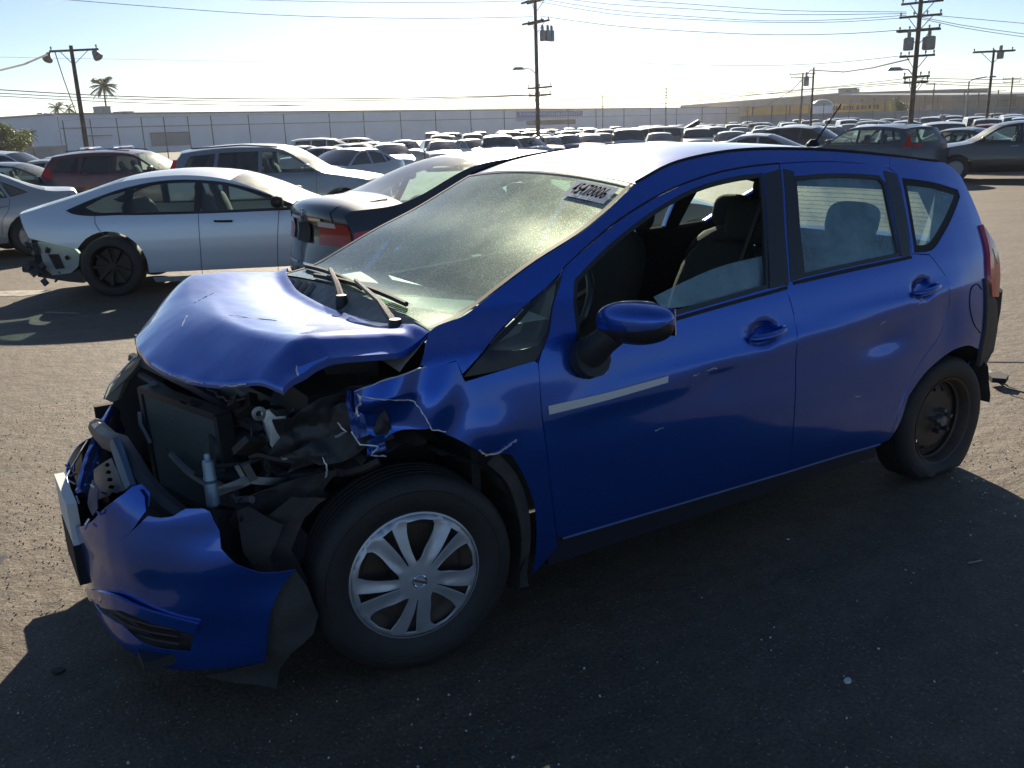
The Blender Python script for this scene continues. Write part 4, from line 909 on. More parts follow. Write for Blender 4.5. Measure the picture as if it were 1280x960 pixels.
# ---- interior
CL = M_('cloth')
def blob(nm, m, c, d, rot=(0, 0, 0), par=CAR, n=3.2, seg=18):
    rm = Euler([R(a) for a in rot]).to_matrix(); c = Vector(c)
    def f(u, v):
        a = 2*PI*u; b = -PI/2+PI*v; e = 2/n
        cx, sx, cb, sb = math.cos(a), math.sin(a), math.cos(b), math.sin(b); s = lambda q: math.copysign(abs(q)**e, q)
        return c+rm @ Vector((d[0]/2*s(cb)*s(cx), d[1]/2*s(cb)*s(sx), d[2]/2*s(sb)))
    return MB().grid(f, seg, seg//2+2).build(nm, m, par, True, auto=180)
for y in (.37, -.37):
    st = empty('front_seat'); st.parent = CAR
    blob('seat_back', CL, (-1.57, y, .82), (.14, .48, .62), (0, -20, 0), st); blob('seat_cushion', CL, (-1.28, y, .52), (.52, .50, .16), (0, -8, 0), st)
    blob('headrest', CL, (-1.775, y, 1.175), (.10, .25, .19), (0, -12, 0), st)
    for dy in (-.06, .06): MB().tube([(-1.70, y+dy, 1.03), (-1.75, y+dy, 1.13)], .006, 6).build('headrest_post', CH, st, True)
st = empty('rear_seat'); st.parent = CAR
blob('seat_back', CL, (-2.30, 0, .80), (.16, 1.22, .60), (0, -20, 0), st); blob('seat_cushion', CL, (-2.0, 0, .52), (.5, 1.24, .16), (0, -6, 0), st)
for y in (.36, -.36): blob('headrest', CL, (-2.42, y, 1.13), (.10, .26, .17), (0, -15, 0), st)
def dashf(u, v):
    y = lerp(.68, -.68, u); a = v*PI*.62; x = -.14-.02*(y/.7)**2-.46*math.sin(a*.8); z = .965+.03*math.sin(v*3)-.30*sm((v-.72)/.28)
    z += .03*math.exp(-((y-.37)/.2)**2-((v-.72)/.1)**2); return Vector((x, y, z))
ds = MB().grid(dashf, 30, 16).build('dashboard', M_('dash'), CAR, True, auto=60)
for k in range(8): MB().tube([dashf(.18+.16*k/7*0+u*.28, .16+k*.018)+Vector((0, 0, .004)) for u in (0, .5, 1)], .003, 4).build('defroster_vent', SL, ds)
wheel = empty('steering_wheel', (-.80, .37, .955)); wheel.parent = CAR; wheel.rotation_euler = (0, R(62), 0)
tp = MB(); tp.lathe([(.178+.014*math.cos(t*PI/4), .014*math.sin(t*PI/4)) for t in range(8)], 36, axis='Z', closed=True); tp.build('wheel_ring', M_('satin_black'), wheel, True)
MB().box((0, 0, -.02), (.16, .14, .05)).build('airbag_hub', BP, wheel)
for a in (0, 120, 240): MB().tube([(.05*math.cos(R(a)), .05*math.sin(R(a)), -.015), (.175*math.cos(R(a)), .175*math.sin(R(a)), 0)], .012, 6).build('wheel_spoke', BP, wheel)
blob('interior_mirror', SL, (-.93, 0, 1.34), (.03, .24, .065), (0, 0, 8))
bx('cabin_floor', (-1.6, 0, .32), (2.7, 1.34, .05), ID); bx('cargo_cover', (-2.72, 0, .86), (.42, 1.1, .03), CL)
for y in (.735, -.735):
    panel('door_card', CL, [(-.5, .32), (-.6, .90), (-1.5, .96), (-2.4, .98), (-2.4, .35)], lambda u, v, s_=y: Vector((u, s_, v)), CAR, grid=.4, thick=.02, smooth=False, out=(0, y, 0))
for s_ in (1, -1):
    MB().tube([(-1.62, s_*.60, 1.33), (-1.60, s_*.66, 1.1), (-1.58, s_*.72, .9)], .035, 8).build('pillar_lining', mat('headliner'), CAR, True)
MB().tube([(-1.60, .59, 1.28), (-1.50, .52, .9), (-1.3, .30, .6)], .012, 4).build('seat_belt', BP, CAR)
# paper on the passenger-side dash seen through the quarter glass

MB().prism([(-.30, .60, .935), (-.36, .60, .975), (-.46, .595, 1.005), (-.53, .59, .99), (-.50, .60, .945), (-.40, .61, .925)], (0, -.012, 0)).build('folded_paper', mat('kraft_paper', col=(.55, .50, .38), rough=.8), CAR)
MB().prism([(-.40, .10, 1.0), (-.30, .22, .995), (-.36, .42, .995), (-.50, .34, 1.005)], (0, 0, .004)).build('dash_paper', M_('paper'), CAR)

for pts, par in (([(-1.08, .770), (-1.11, .773), (-1.13, .770)], fd), ([(-1.02, .762), (-1.05, .765)], fd), ([(-2.26, .842), (-2.29, .850), (-2.31, .846)], rd), ([(-2.28, .855), (-2.305, .862)], rd), ([(-2.02, .795), (-2.05, .803)], rd), ([(-.86, .60), (-.90, .603)], fd), ([(-1.9, .52), (-1.93, .523)], rd)):
    scratch([near(.0008)(x, z) for x, z in pts], .0014, par, 'paint_scratch')

MB().tube([near(-.015, -1, 0)(x, z) for x, z in ((-.50, .945), (-.83, .962), (-1.19, .985), (-1.52, 1.005), (-1.88, 1.022), (-2.27, 1.03), (-2.5, 1.04))], .022, 8).build('belt_seal', SL, CAR, True)  # oversized black tube added to hide the sunlit tops of the far doors
# ------------------------------------------------------------------ other cars
PAINT_OBJ = paint('fleet_paint', (.5, .5, .5), flake=.25, dust=.30, objcol=True, coat_rough=.06)
PAINT_W = paint('pale_paint', (.70, .76, .80), flake=.3, dust=.22, coat_rough=.05)
PAINT_K = paint('black_paint', (.008, .009, .013), flake=.0, dust=.07, coat_rough=.05)
PAINT_G = paint('grey_paint', (.17, .20, .235), flake=.4, dust=.22, coat_rough=.05)
PAINT_R = paint('maroon_paint', (.075, .006, .008), flake=.3, dust=.14, coat_rough=.05)
PAINT_S = paint('silver_paint', (.34, .36, .38), flake=.5, dust=.25, coat_rough=.06)
PAINT_B = paint('slate_paint', (.018, .032, .055), flake=.3, dust=.10, coat_rough=.05)
GLS = glass('side_glass', tint=(.74, .88, .82), dust_sheen_col=(.45, .48, .46), dust=.06)
GLP = glass('privacy_glass', tint=(.05, .06, .06), dust_sheen_col=(.4, .42, .42), dust=.05)
GLF = glass('front_glass', tint=(.45, .6, .58), dust_sheen_col=(.5, .5, .46), dust=.22)
# a profile: 'path' = rail x, rail z, centre x, centre z, kind of the strip that follows (b body, w windshield, r rear glass)
SEDAN = dict(W=.91, wb=2.80, R=.33, belt=.93, tumble=.50,
  path=[(2.16, .22, 2.36, .22, 'b'), (2.20, .40, 2.42, .40, 'b'), (2.18, .60, 2.40, .62, 'b'), (2.02, .72, 2.28, .76, 'b'), (1.60, .83, 1.80, .90, 'b'), (.98, .95, 1.20, 1.00, 'w'), (.30, 1.28, .42, 1.33, 'w'), (.02, 1.37, .12, 1.43, 'b'), (-.45, 1.41, -.40, 1.47, 'b'), (-.95, 1.38, -.95, 1.44, 'r'), (-1.72, 1.05, -1.84, 1.10, 'b'), (-2.20, 1.01, -2.34, 1.05, 'b'), (-2.26, .86, -2.42, .86, 'b'), (-2.24, .52, -2.46, .52, 'b'), (-2.18, .24, -2.38, .24, 'b')],
  win=[[(.78, .97), (.30, 1.235), (.03, 1.325), (-.26, 1.345), (-.29, .97)], [(-.37, .97), (-.34, 1.345), (-.70, 1.33), (-1.02, 1.25), (-1.12, .98)], [(-1.18, .99), (-1.09, 1.23), (-1.44, 1.04)]],
  seams=[[(.86, .93), (.84, .6), (.80, .3)], [(-.33, .95), (-.34, .6), (-.36, .27)], [(-1.16, .95), (-1.10, .78), (-.98, .62), (-.95, .4)]], handles=[(-.12, .82), (-1.0, .84)])
SUV = dict(W=.93, wb=2.72, R=.365, belt=1.08, tumble=.40,
  path=[(2.05, .26, 2.22, .26, 'b'), (2.10, .50, 2.28, .50, 'b'), (2.06, .78, 2.24, .80, 'b'), (1.90, .90, 2.12, .96, 'b'), (1.45, 1.00, 1.60, 1.06, 'b'), (.95, 1.10, 1.12, 1.14, 'w'), (.40, 1.45, .52, 1.50, 'w'), (.20, 1.55, .30, 1.60, 'b'), (-.5, 1.62, -.45, 1.68, 'b'), (-1.3, 1.60, -1.35, 1.66, 'b'), (-1.80, 1.54, -1.92, 1.59, 'r'), (-2.10, 1.12, -2.24, 1.12, 'b'), (-2.16, .80, -2.32, .80, 'b'), (-2.12, .50, -2.34, .50, 'b'), (-2.05, .28, -2.22, .28, 'b')],
  win=[[(.82, 1.12), (.36, 1.42), (.14, 1.50), (-.20, 1.53), (-.22, 1.11)], [(-.30, 1.11), (-.28, 1.53), (-1.05, 1.52), (-1.12, 1.12)], [(-1.20, 1.13), (-1.13, 1.51), (-1.62, 1.47), (-1.80, 1.20)]],
  seams=[[(.86, 1.08), (.84, .6), (.80, .32)], [(-.26, 1.08), (-.27, .6), (-.28, .30)], [(-1.18, 1.08), (-1.14, .82), (-.98, .66), (-.94, .4)]], handles=[(-.10, .98), (-1.0, 1.0)])
HATCH = dict(SUV, W=.87, wb=2.55, R=.31, belt=.95,
  path=[(1.85, .22, 2.02, .22, 'b'), (1.90, .42, 2.08, .42, 'b'), (1.86, .64, 2.02, .66, 'b'), (1.66, .80, 1.84, .86, 'b'), (1.05, .95, 1.25, 1.01, 'w'), (.40, 1.30, .52, 1.36, 'w'), (.14, 1.42, .24, 1.47, 'b'), (-.5, 1.45, -.45, 1.52, 'b'), (-1.35, 1.40, -1.42, 1.46, 'r'), (-1.75, 1.0, -1.88, 1.0, 'b'), (-1.82, .75, -1.96, .75, 'b'), (-1.80, .45, -2.0, .45, 'b'), (-1.74, .24, -1.92, .24, 'b')],
  win=[[(.80, .99), (.34, 1.27), (.08, 1.37), (-.24, 1.39), (-.26, .98)], [(-.33, .98), (-.31, 1.385), (-.95, 1.36), (-1.05, 1.0)], [(-1.12, 1.01), (-1.03, 1.34), (-1.34, 1.29), (-1.46, 1.12)]],
  seams=[[(.84, .93), (.82, .3)], [(-.30, .95), (-.31, .27)], [(-1.10, .95), (-.95, .5)]], handles=[(-.12, .84), (-.95, .87)])
VAN = dict(SUV, W=.97, wb=3.0, R=.34, belt=1.10, tumble=.28,
  path=[(2.35, .26, 2.50, .26, 'b'), (2.38, .50, 2.56, .50, 'b'), (2.34, .74, 2.50, .76, 'b'), (2.15, .92, 2.34, .98, 'b'), (1.65, 1.06, 1.85, 1.12, 'w'), (.95, 1.52, 1.05, 1.57, 'w'), (.75, 1.62, .84, 1.68, 'b'), (-.2, 1.72, -.2, 1.78, 'b'), (-1.6, 1.70, -1.62, 1.76, 'b'), (-2.15, 1.60, -2.22, 1.66, 'r'), (-2.34, 1.12, -2.44, 1.12, 'b'), (-2.38, .8, -2.48, .8, 'b'), (-2.36, .5, -2.50, .5, 'b'), (-2.30, .28, -2.42, .28, 'b')],
  win=[[(1.50, 1.13), (.92, 1.48), (.68, 1.57), (.30, 1.60), (.28, 1.12)], [(.20, 1.12), (.22, 1.61), (-.75, 1.62), (-.78, 1.12)], [(-.86, 1.12), (-.83, 1.62), (-1.85, 1.57), (-2.0, 1.15)]],
  seams=[[(1.5, 1.08), (1.45, .32)], [(.24, 1.08), (.23, .30)], [(-.82, 1.08), (-.84, .3)]], handles=[(.42, .98), (-.62, .98)])
def car_surface(sp):
    W, belt, tb = sp['W'], sp['belt'], sp['tumble']; P = sp['path']; xf = max(p[0] for p in P); xr = min(p[0] for p in P)
    def Y(x, z):
        w_ = W
        f = max(0, (x-(xf-.75))/.75); w_ -= .17*W*f**2.4
        f = max(0, ((xr+.65)-x)/.65); w_ -= .14*W*f**2.4
        d = interp(z, [0, .2, .32, .5, .62, .78, belt, belt+.06, belt+.2, belt+.4, belt+.6, belt+.8], [.09, .05, .015, 0, .0, .012, .05, .075, .075+.2*tb*.7, .075+.4*tb*.78, .075+.6*tb*.85, .075+.8*tb])
        return w_-d
    return lambda x, z: (Y(x, z-.03)+2*Y(x, z)+Y(x, z+.03))/4
def arches(sp, rr):
    """bottom line of the body side from rear to front, with wheel arches"""
    hw = sp['wb']/2; rz = sp['R']; P = sp['path']; zb = .26 if sp['belt'] < 1 else .30; L = []
    L.append((P[-1][0], P[-1][1]))
    for cx in (-hw, hw):
        a0 = math.degrees(math.asin(max(-1, (zb-rz)/rr))); n = 9
        for i in range(n+1):
            a = 180-a0-(180-2*a0)*i/n; L.append((cx+rr*math.cos(R(a)), rz+rr*math.sin(R(a))))
    return L
def wheel_mesh(sp, detail, rim_m, cover=None):
    Rr = sp['R']; rim = Rr*.66; h = .10
    mb = MB(); n = 40 if detail else 14
    mb.lathe([(rim, h*.8), (rim+.015, h), (lerp(rim, Rr, .6), h*1.05), (Rr-.01, h*.85), (Rr, h*.6), (Rr, -h*.6), (Rr-.01, -h*.85), (rim, -h)], n)
    rb = MB(); rb.lathe([(rim, -.02), (rim, h*.72), (rim-.012, h*.8), (rim-.02, h*.66), (rim-.03, .0), (0, .0)], n)
    if detail:
        for k in range(detail):
            a = 2*PI*k/detail; c, s_ = math.cos(a), math.sin(a); t = Vector((-s_, 0, c)); e = Vector((c, 0, s_))
            V = []
            for r_, w_, y in ((.035, .014, h*.62), (rim*.55, .011, h*.60), (rim-.02, .016, h*.66)):
                for q, yy in ((-1, y), (1, y), (1, y-.03), (-1, y-.03)): V.append(e*r_+t*w_*q+Vector((0, yy, 0)))
            F = []
            for i in range(2):
                for j in range(4): F.append([i*4+j, i*4+(j+1) % 4, (i+1)*4+(j+1) % 4, (i+1)*4+j])
            rb.add(V, F)
        rb.lathe([(0, h*.68), (.045, h*.66), (.055, h*.5)], 16)
    return mb, rb
def make_car(sp, name, m, detail=1, grid=.12, wm=None, gm=None, no_front=False, spokes=8, rim_m=None, skip=(), interior=True, gm2=None, rear_cut=None, extra_holes=()):
    root = empty(name); Yf = car_surface(sp); P = sp['path']; gm = gm or (GLS if detail else M_('dark_glass')); fgm = GLF if detail else gm
    rr = sp['R']+.055; rail = [(p[0], p[1]) for p in P]
    outl = rail+arches(sp, rr)
    if rear_cut: outl = rear_cut(outl)
    # smooth in between by splitting outlines at corners is left to outline()
    wins = [] if not sp['win'] else sp['win']
    b = MB(); tmp = []
    for s_ in (1, -1):
        o = panel('side', m, outl, lambda x, z, s=s_: Vector((x, s*Yf(x, z), z)), None, wins, grid=grid, seg=grid*.7 if detail else grid*1.6, thick=0, out=(0, s_, 0), cang=28, smooth=bool(detail))
        tmp.append(o)
    # strips over the top
    RL = outline(rail, grid*.7 if detail else 9, closed=False, cang=28, smooth=bool(detail)); CL_ = []
    # centre line resampled in step with the rail
    seg = grid*.7 if detail else 9; idx = []; cpts = [(p[2], p[3]) for p in P]; out_c = []; out_r = []; kinds = []
    n = len(P)
    def dense(L):
        def T(i):
            if i in (0, n-1): return None
            a, b_, c = L[i-1], L[i], L[i+1]; v1 = (b_[0]-a[0], b_[1]-a[1]); v2 = (c[0]-b_[0], c[1]-b_[1]); l1 = math.hypot(*v1) or 1e-9; l2 = math.hypot(*v2) or 1e-9
            if not detail or (v1[0]*v2[0]+v1[1]*v2[1])/(l1*l2) < math.cos(R(28)): return None
            return ((v1[0]/l1+v2[0]/l2)/2, (v1[1]/l1+v2[1]/l2)/2)
        res = []
        for i in range(n-1):
            rl = math.hypot(rail[i+1][0]-rail[i][0], rail[i+1][1]-rail[i][1]); k = max(1, round(rl/seg)); a, b_ = L[i], L[i+1]; LL = math.hypot(b_[0]-a[0], b_[1]-a[1]) or 1e-9
            ch = ((b_[0]-a[0])/LL, (b_[1]-a[1])/LL); ta, tb = T(i) or ch, T(i+1) or ch
            for j in range(k):
                t = j/k; h00 = 2*t**3-3*t*t+1; h10 = t**3-2*t*t+t; h01 = -2*t**3+3*t*t; h11 = t**3-t*t
                res.append(tuple(h00*a[q]+h10*ta[q]*LL+h01*b_[q]+h11*tb[q]*LL for q in (0, 1))+(i,))
        res.append((L[-1][0], L[-1][1], n-2)); return res
    dr, dc = dense(rail), dense(cpts); nu = 14 if detail else 6
    groups = {'b': MB(), 'w': MB(), 'r': MB()}
    rows = []
    for (x, z, i), (cx, cz, _) in zip(dr, dc):
        row = []
        for k in range(nu+1):
            s_ = 1-2*k/nu; q = 1-s_*s_; q2 = 1-abs(s_)**2.6
            row.append(Vector((lerp(x, cx, q), Yf(x, z)*s_, lerp(z, cz, q2))))
        rows.append(row)
    for r_ in range(len(rows)-1):
        kd = P[dr[r_][2]][4]; g = groups[kd]; base = len(g.V)
        g.V += rows[r_]+rows[r_+1]; g.F += [[base+k, base+k+1, base+nu+1+k+1, base+nu+1+k] for k in range(nu)]
    bm = bmesh.new()
    for o in tmp: bm.from_mesh(o.data)
    mb = groups['b']; vs = [bm.verts.new(v) for v in mb.V]
    for f in mb.F:
        try: bm.faces.new([vs[i] for i in f])
        except ValueError: pass
    bmesh.ops.remove_doubles(bm, verts=bm.verts, dist=.0015)
    me = bpy.data.meshes.new('body'); 
    for f in bm.faces: f.smooth = True
    bm.to_mesh(me); bm.free(); me.materials.append(m)
    for o in tmp: bpy.data.objects.remove(o)
    me.set_sharp_from_angle(angle=R(40 if detail else 50))
    body = bpy.data.objects.new('body', me); COL.objects.link(body); body.parent = root
    for kd, nm in (('w', 'windshield'), ('r', 'rear_window')):
        g = groups[kd]
        if g.F and nm not in skip:
            gbm = bmesh.new(); vs = [gbm.verts.new(v) for v in g.V]
            for f in g.F: gbm.faces.new([vs[i] for i in f])
            bmesh.ops.remove_doubles(gbm, verts=gbm.verts, dist=.001)
            for f in gbm.faces: f.smooth = True
            me = bpy.data.meshes.new(nm); gbm.to_mesh(me); gbm.free(); me.materials.append(fgm); o = bpy.data.objects.new(nm, me); COL.objects.link(o); o.parent = root
    for wi, wn in enumerate(wins):
        for s_ in (1, -1):
            panel('side_window', (gm2 if gm2 and wi else gm), wn, lambda x, z, s=s_: Vector((x, s*(Yf(x, z)-.008), z)), root, grid=grid*1.5 if detail else .5, thick=0, out=(0, s_, 0), cang=28, smooth=bool(detail), seg=None if detail else .6)
    if detail:
        F_ = lambda x, z, s=1, off=.002: Vector((x, s*(Yf(x, z)+off), z))
        for s_ in (1, -1):
            for L in sp['seams']: ribbon('door_gap', SL, [F_(x, z, s_, .0) for x, z in outline(L, .08, closed=False)], .004, root, 4)
            for (hx, hz) in sp['handles']: MB().tube([F_(hx+.10-.2*t, hz+.008*t, s_, .006+.022*math.sin(PI*t)) for t in [i/8 for i in range(9)]], .013, 6).build('door_handle', sp.get('hm', m), root, True)
            for k, wn in enumerate(wins):
                ribbon('window_trim', TB, [F_(x, z, s_, .0) for x, z in outline(wn+[wn[0]], .08, closed=False, cang=28)], .008, root, 4)
            # mirror
            wx = wins[0][0][0]-.10; wz = wins[0][0][1]+.03
            blob('door_mirror', sp.get('mm', m), (wx-.02, s_*(Yf(wx, wz)+.12), wz+.05), (.13, .20, .13), par=root, n=3)
        # cabin: slabs that show through the glass
        if interior:
            bl = sp['belt']; x0 = wins[0][0][0]; ib = MB()
            ib.box((x0-.9, 0, .45), (2.6, sp['W']*1.7, .1)); ib.box((x0+.10, 0, bl-.16), (.55, sp['W']*1.62, .26))
            ib.build('cabin_floor', ID, root)
            for y in (.38, -.38):
                blob('seat', CL, (x0-.95, y, bl-.12), (.14, .46, .62), (0, -16, 0), root, seg=10); blob('headrest', CL, (x0-1.07, y, bl+.22), (.09, .24, .17), (0, -12, 0), root, seg=10)
            blob('rear_seat', CL, (x0-1.85, 0, bl-.10), (.16, 1.2, .52), (0, -20, 0), root, seg=10)
            sw = MB(); sw.lathe([(.18+.013*math.cos(t*PI/3), .013*math.sin(t*PI/3)) for t in range(6)], 24, axis='X', closed=True)
            so = sw.build('steering_wheel', SL, root, True); so.location = (x0-.32, .38 if not sp.get('rhd') else -.38, bl+.02); so.rotation_euler = (0, R(-25), 0)
    wheels = []
    mbt, mbr = wheel_mesh(sp, spokes if detail else 0, rim_m)
    t0 = None
    for cx in (-sp['wb']/2, sp['wb']/2):
        for s_ in (1, -1):
            if detail:
                we = empty('wheel', (cx, s_*(sp['W']-.115), sp['R'])); we.parent = root; we.rotation_euler = (0, 0, 0 if s_ > 0 else PI)
                if t0 is None: t0 = mbt.build('tyre', RB, we, True, auto=40); r0_ = mbr.build('rim', rim_m or M_('far_rim'), we, True, auto=40)
                else:
                    for q in (t0, r0_): c = q.copy(); COL.objects.link(c); c.parent = we
            else:
                if t0 is None:
                    mb2 = MB(); mb2.V = list(mbt.V); mb2.F = list(mbt.F); mb2.MI = [0]*len(mbt.F); mb2.mi = 1; mb2.add(mbr.V, mbr.F)
                    t0 = mb2.build('wheel', [RB, M_('far_rim')], root, True); t0.location = (cx, s_*(sp['W']-.115), sp['R']); t0.rotation_euler = (0, 0, 0 if s_ > 0 else PI)
                else: c = t0.copy(); COL.objects.link(c); c.parent = root; c.location = (cx, s_*(sp['W']-.115), sp['R']); c.rotation_euler = (0, 0, 0 if s_ > 0 else PI)
    # wells and belly so that no light shows through
    ub = MB(); ub.box((0, 0, sp['R']+.02), (sp['wb']+1.1, sp['W']*1.35, .26)); ub.build('underbody', ID, root)
    root['yf'] = 0
    del root['yf']
    return root, Yf
def patch(root, nm, m, poly, Yf, s_=1, off=.004, thick=.02, grid=.06, smooth=True):
    return panel(nm, m, poly, lambda x, z: Vector((x, s_*(Yf(x, z)+off), z)), root, grid=grid, thick=thick, out=(0, s_, 0), smooth=smooth)
def place(root, x, y, heading, z=None, tilt=0):
    root.location = (x, y, G(x, y) if z is None else z); root.rotation_euler = (R(tilt), 0, R(heading))
def topf(sp, Yf):
    """map (t along the path 0..n-1, s across -1..1) to the strip surface, for plates and lamps on nose and tail"""
    P = sp['path']
    def f(t, s_, off=0):
        i = min(int(t), len(P)-2); k = t-i; x = lerp(P[i][0], P[i+1][0], k); z = lerp(P[i][1], P[i+1][1], k); cx = lerp(P[i][2], P[i+1][2], k); cz = lerp(P[i][3], P[i+1][3], k)
        q = 1-s_*s_; q2 = 1-abs(s_)**2.6; p = Vector((lerp(x, cx, q), Yf(x, z)*s_, lerp(z, cz, q2))); c = Vector((0, 0, .7)); d = Vector((p.x-0, p.y*.6, (p.z-.7)*.8)).normalized()
        return p+d*off
    return f
def stpatch(root, nm, m, sp, Yf, t0, t1, s0, s1, off=.008, nu=8, nv=4):
    f = topf(sp, Yf); return MB().grid(lambda u, v: f(lerp(t0, t1, v), lerp(s0, s1, u), off), nu, nv).build(nm, m, root, True, auto=60)

# white fastback sedan with its rear bumper torn off
WSP = dict(W=.92, wb=2.75, R=.345, belt=.90, tumble=.50, mm=SL, hm=SL,
  path=[(2.95-1.375, .20, 3.62-1.375, .20, 'b'), (3.42-1.375, .40, 3.66-1.375, .40, 'b'), (3.36-1.375, .60, 3.60-1.375, .62, 'b'), (3.1-1.375, .68, 3.4-1.375, .72, 'b'), (2.6-1.375, .80, 2.75-1.375, .86, 'b'), (2.12-1.375, .93, 2.30-1.375, .96, 'w'), (1.72-1.375, 1.11, 1.85-1.375, 1.16, 'w'), (1.37-1.375, 1.24, 1.45-1.375, 1.30, 'b'), (.98-1.375, 1.305, 1.0-1.375, 1.36, 'b'), (.62-1.375, 1.31, .62-1.375, 1.365, 'b'), (.18-1.375, 1.265, .18-1.375, 1.32, 'r'), (-.35-1.375, 1.115, -.38-1.375, 1.16, 'r'), (-.70-1.375, 1.02, -.76-1.375, 1.06, 'b'), (-.96-1.375, .955, -1.06-1.375, .98, 'b'), (-.93-1.375, .86, -1.06-1.375, .86, 'b'), (-.86-1.375, .70, -1.0-1.375, .70, 'b')],
  win=[[(2.02-1.375, .92), (1.70-1.375, 1.06), (1.36-1.375, 1.18), (1.06-1.375, 1.225), (1.03-1.375, .915)], [(.97-1.375, .915), (.99-1.375, 1.235), (.62-1.375, 1.235), (.30-1.375, 1.19), (.28-1.375, .93)], [(.20-1.375, .935), (.22-1.375, 1.17), (-.02-1.375, 1.11), (-.22-1.375, 1.01), (-.12-1.375, .955)]],
  seams=[[(1.90-1.375, .9), (1.86-1.375, .6), (1.82-1.375, .2)], [(1.01-1.375, .91), (1.0-1.375, .6), (.97-1.375, .18)], [(-.11-1.375, .93), (-.11-1.375, .84), (-.04-1.375, .72), (.02-1.375, .66)]], handles=[(1.28-1.375, .80)])
def wcut(L):
    n = len(WSP['path']); head = L[:n]; arch = [p for p in L[n:]]
    ar = arch[1:]; i0 = min(range(len(ar)), key=lambda i: abs(ar[i][1]-.575)+(10 if ar[i][0] > -1.375 else 0))
    return head+[(-.62-1.375, .64), (-.40-1.375, .585)]+ar[i0:]
wc, wY = make_car(WSP, 'white_sedan', PAINT_W, grid=.10, rear_cut=wcut, spokes=9, rim_m=M_('black_rim'))
tag(wc, 'pale white fastback sedan with torn-off rear bumper and black wheels', 'car')
hd_ = R(180-26); cxy = Vector((-.62, -7.75))+Vector((math.cos(hd_), math.sin(hd_)))*1.375+Vector((-math.sin(hd_), math.cos(hd_)))*(.90 if math.cos(hd_+PI/2) > 9 else -.90)*(-1)
nrm = Vector((-math.sin(hd_), math.cos(hd_)))
if nrm.y > 0: nrm = -nrm
cxy = Vector((-.52, -7.98))+Vector((math.cos(hd_), math.sin(hd_)))*1.375+nrm*.90
place(wc, cxy.x, cxy.y, 180-26)
WS_ = -1 if (Matrix.Rotation(hd_, 2) @ Vector((0, 1))).dot(-nrm) < 0 else 1      # which local side faces the camera
RX = -1.375
DLO = [(2.20-1.375, .895), (1.78-1.375, 1.075), (1.38-1.375, 1.205), (1.0-1.375, 1.258), (.60-1.375, 1.26), (.22-1.375, 1.20), (-.12-1.375, 1.10), (-.42-1.375, .985), (-.36-1.375, .95), (.2-1.375, .912), (1.0-1.375, .895)]
for s_ in (1, -1):
    panel('window_surround', TB, DLO, lambda x, z, s=s_: Vector((x, s*(wY(x, z)+.0025), z)), wc, [inset_poly(w_, .004) for w_ in WSP['win']], grid=.08, thick=.003, out=(0, s_, 0))
sl = M_('silver_part')
for s_ in (1, -1):
    MB().prism([(RX-.82, s_*.72, .64), (RX-.42, s_*.80, .58), (RX-.36, s_*.80, .50), (RX-.40, s_*.78, .36), (RX-.50, s_*.76, .28), (RX-.72, s_*.72, .26), (RX-.80, s_*.70, .34)], (0, -s_*.06, 0)).build('rear_structure', sl, wc)
    MB().prism([(RX-.72, s_*.732, .50), (RX-.60, s_*.757, .50), (RX-.56, s_*.76, .34), (RX-.66, s_*.742, .33)], (0, s_*.012, 0)).build('body_vent', SL, wc)
    MB().lathe([(0, .012), (.025, .012), (.028, 0)], 12, (RX-.50, s_*.79, .46), 'Y').build('grommet', SL, wc)
    MB().prism([(RX-.93, s_*.60, .62), (RX-.80, s_*.72, .63), (RX-.80, s_*.74, .52), (RX-.93, s_*.62, .50)], (0, -s_*.05, 0)).build('crash_bracket', M_('grey_metal'), wc)
    MB().box((RX-.84, s_*.66, .56), (.10, .08, .13)).build('crash_box', DM, wc)
MB().box((RX-.70, 0, .45), (.42, 1.3, .42)).build('boot_floor', ID, wc)
MB().tube([(RX-.90, -.72, .38), (RX-.98, -.3, .40), (RX-.98, .3, .40), (RX-.90, .72, .38)], .035, 8).build('crash_beam', BP, wc, True)
jr = random.Random(5); jb = MB()
for k in range(40):
    s_ = jr.choice((1, -1)); jb.box((RX-jr.uniform(.62, 1.0), s_*jr.uniform(.45, .80), jr.uniform(.14, .62)), (jr.uniform(.02, .09), jr.uniform(.02, .1), jr.uniform(.02, .07)), Euler([jr.uniform(-1, 1) for _ in range(3)]).to_matrix())
tag(jb.build('broken_rear_parts', [BP, DM][jr.randint(0, 1)], wc), kind='stuff')
for s_ in (1, -1): MB().prism([(RX-.9, s_*.66, .24), (RX-.55, s_*.74, .18), (RX-.38, s_*.76, .16), (RX-.40, s_*.75, .30), (RX-.8, s_*.7, .34)], (0, -s_*.5, 0)).build('rear_valance', BP, wc)
panel('rocker', sl, [(RX+.42, .20), (RX+.44, .145), (RX+2.2, .15), (RX+2.2, .20)], lambda x, z: Vector((x, wY(x, z)-.01, z)), wc, grid=.2, thick=.01)
panel('rocker', sl, [(RX+.42, .20), (RX+.44, .145), (RX+2.2, .15), (RX+2.2, .20)], lambda x, z: Vector((x, -wY(x, z)+.01, z)), wc, grid=.2, thick=.01, out=(0, -1, 0))

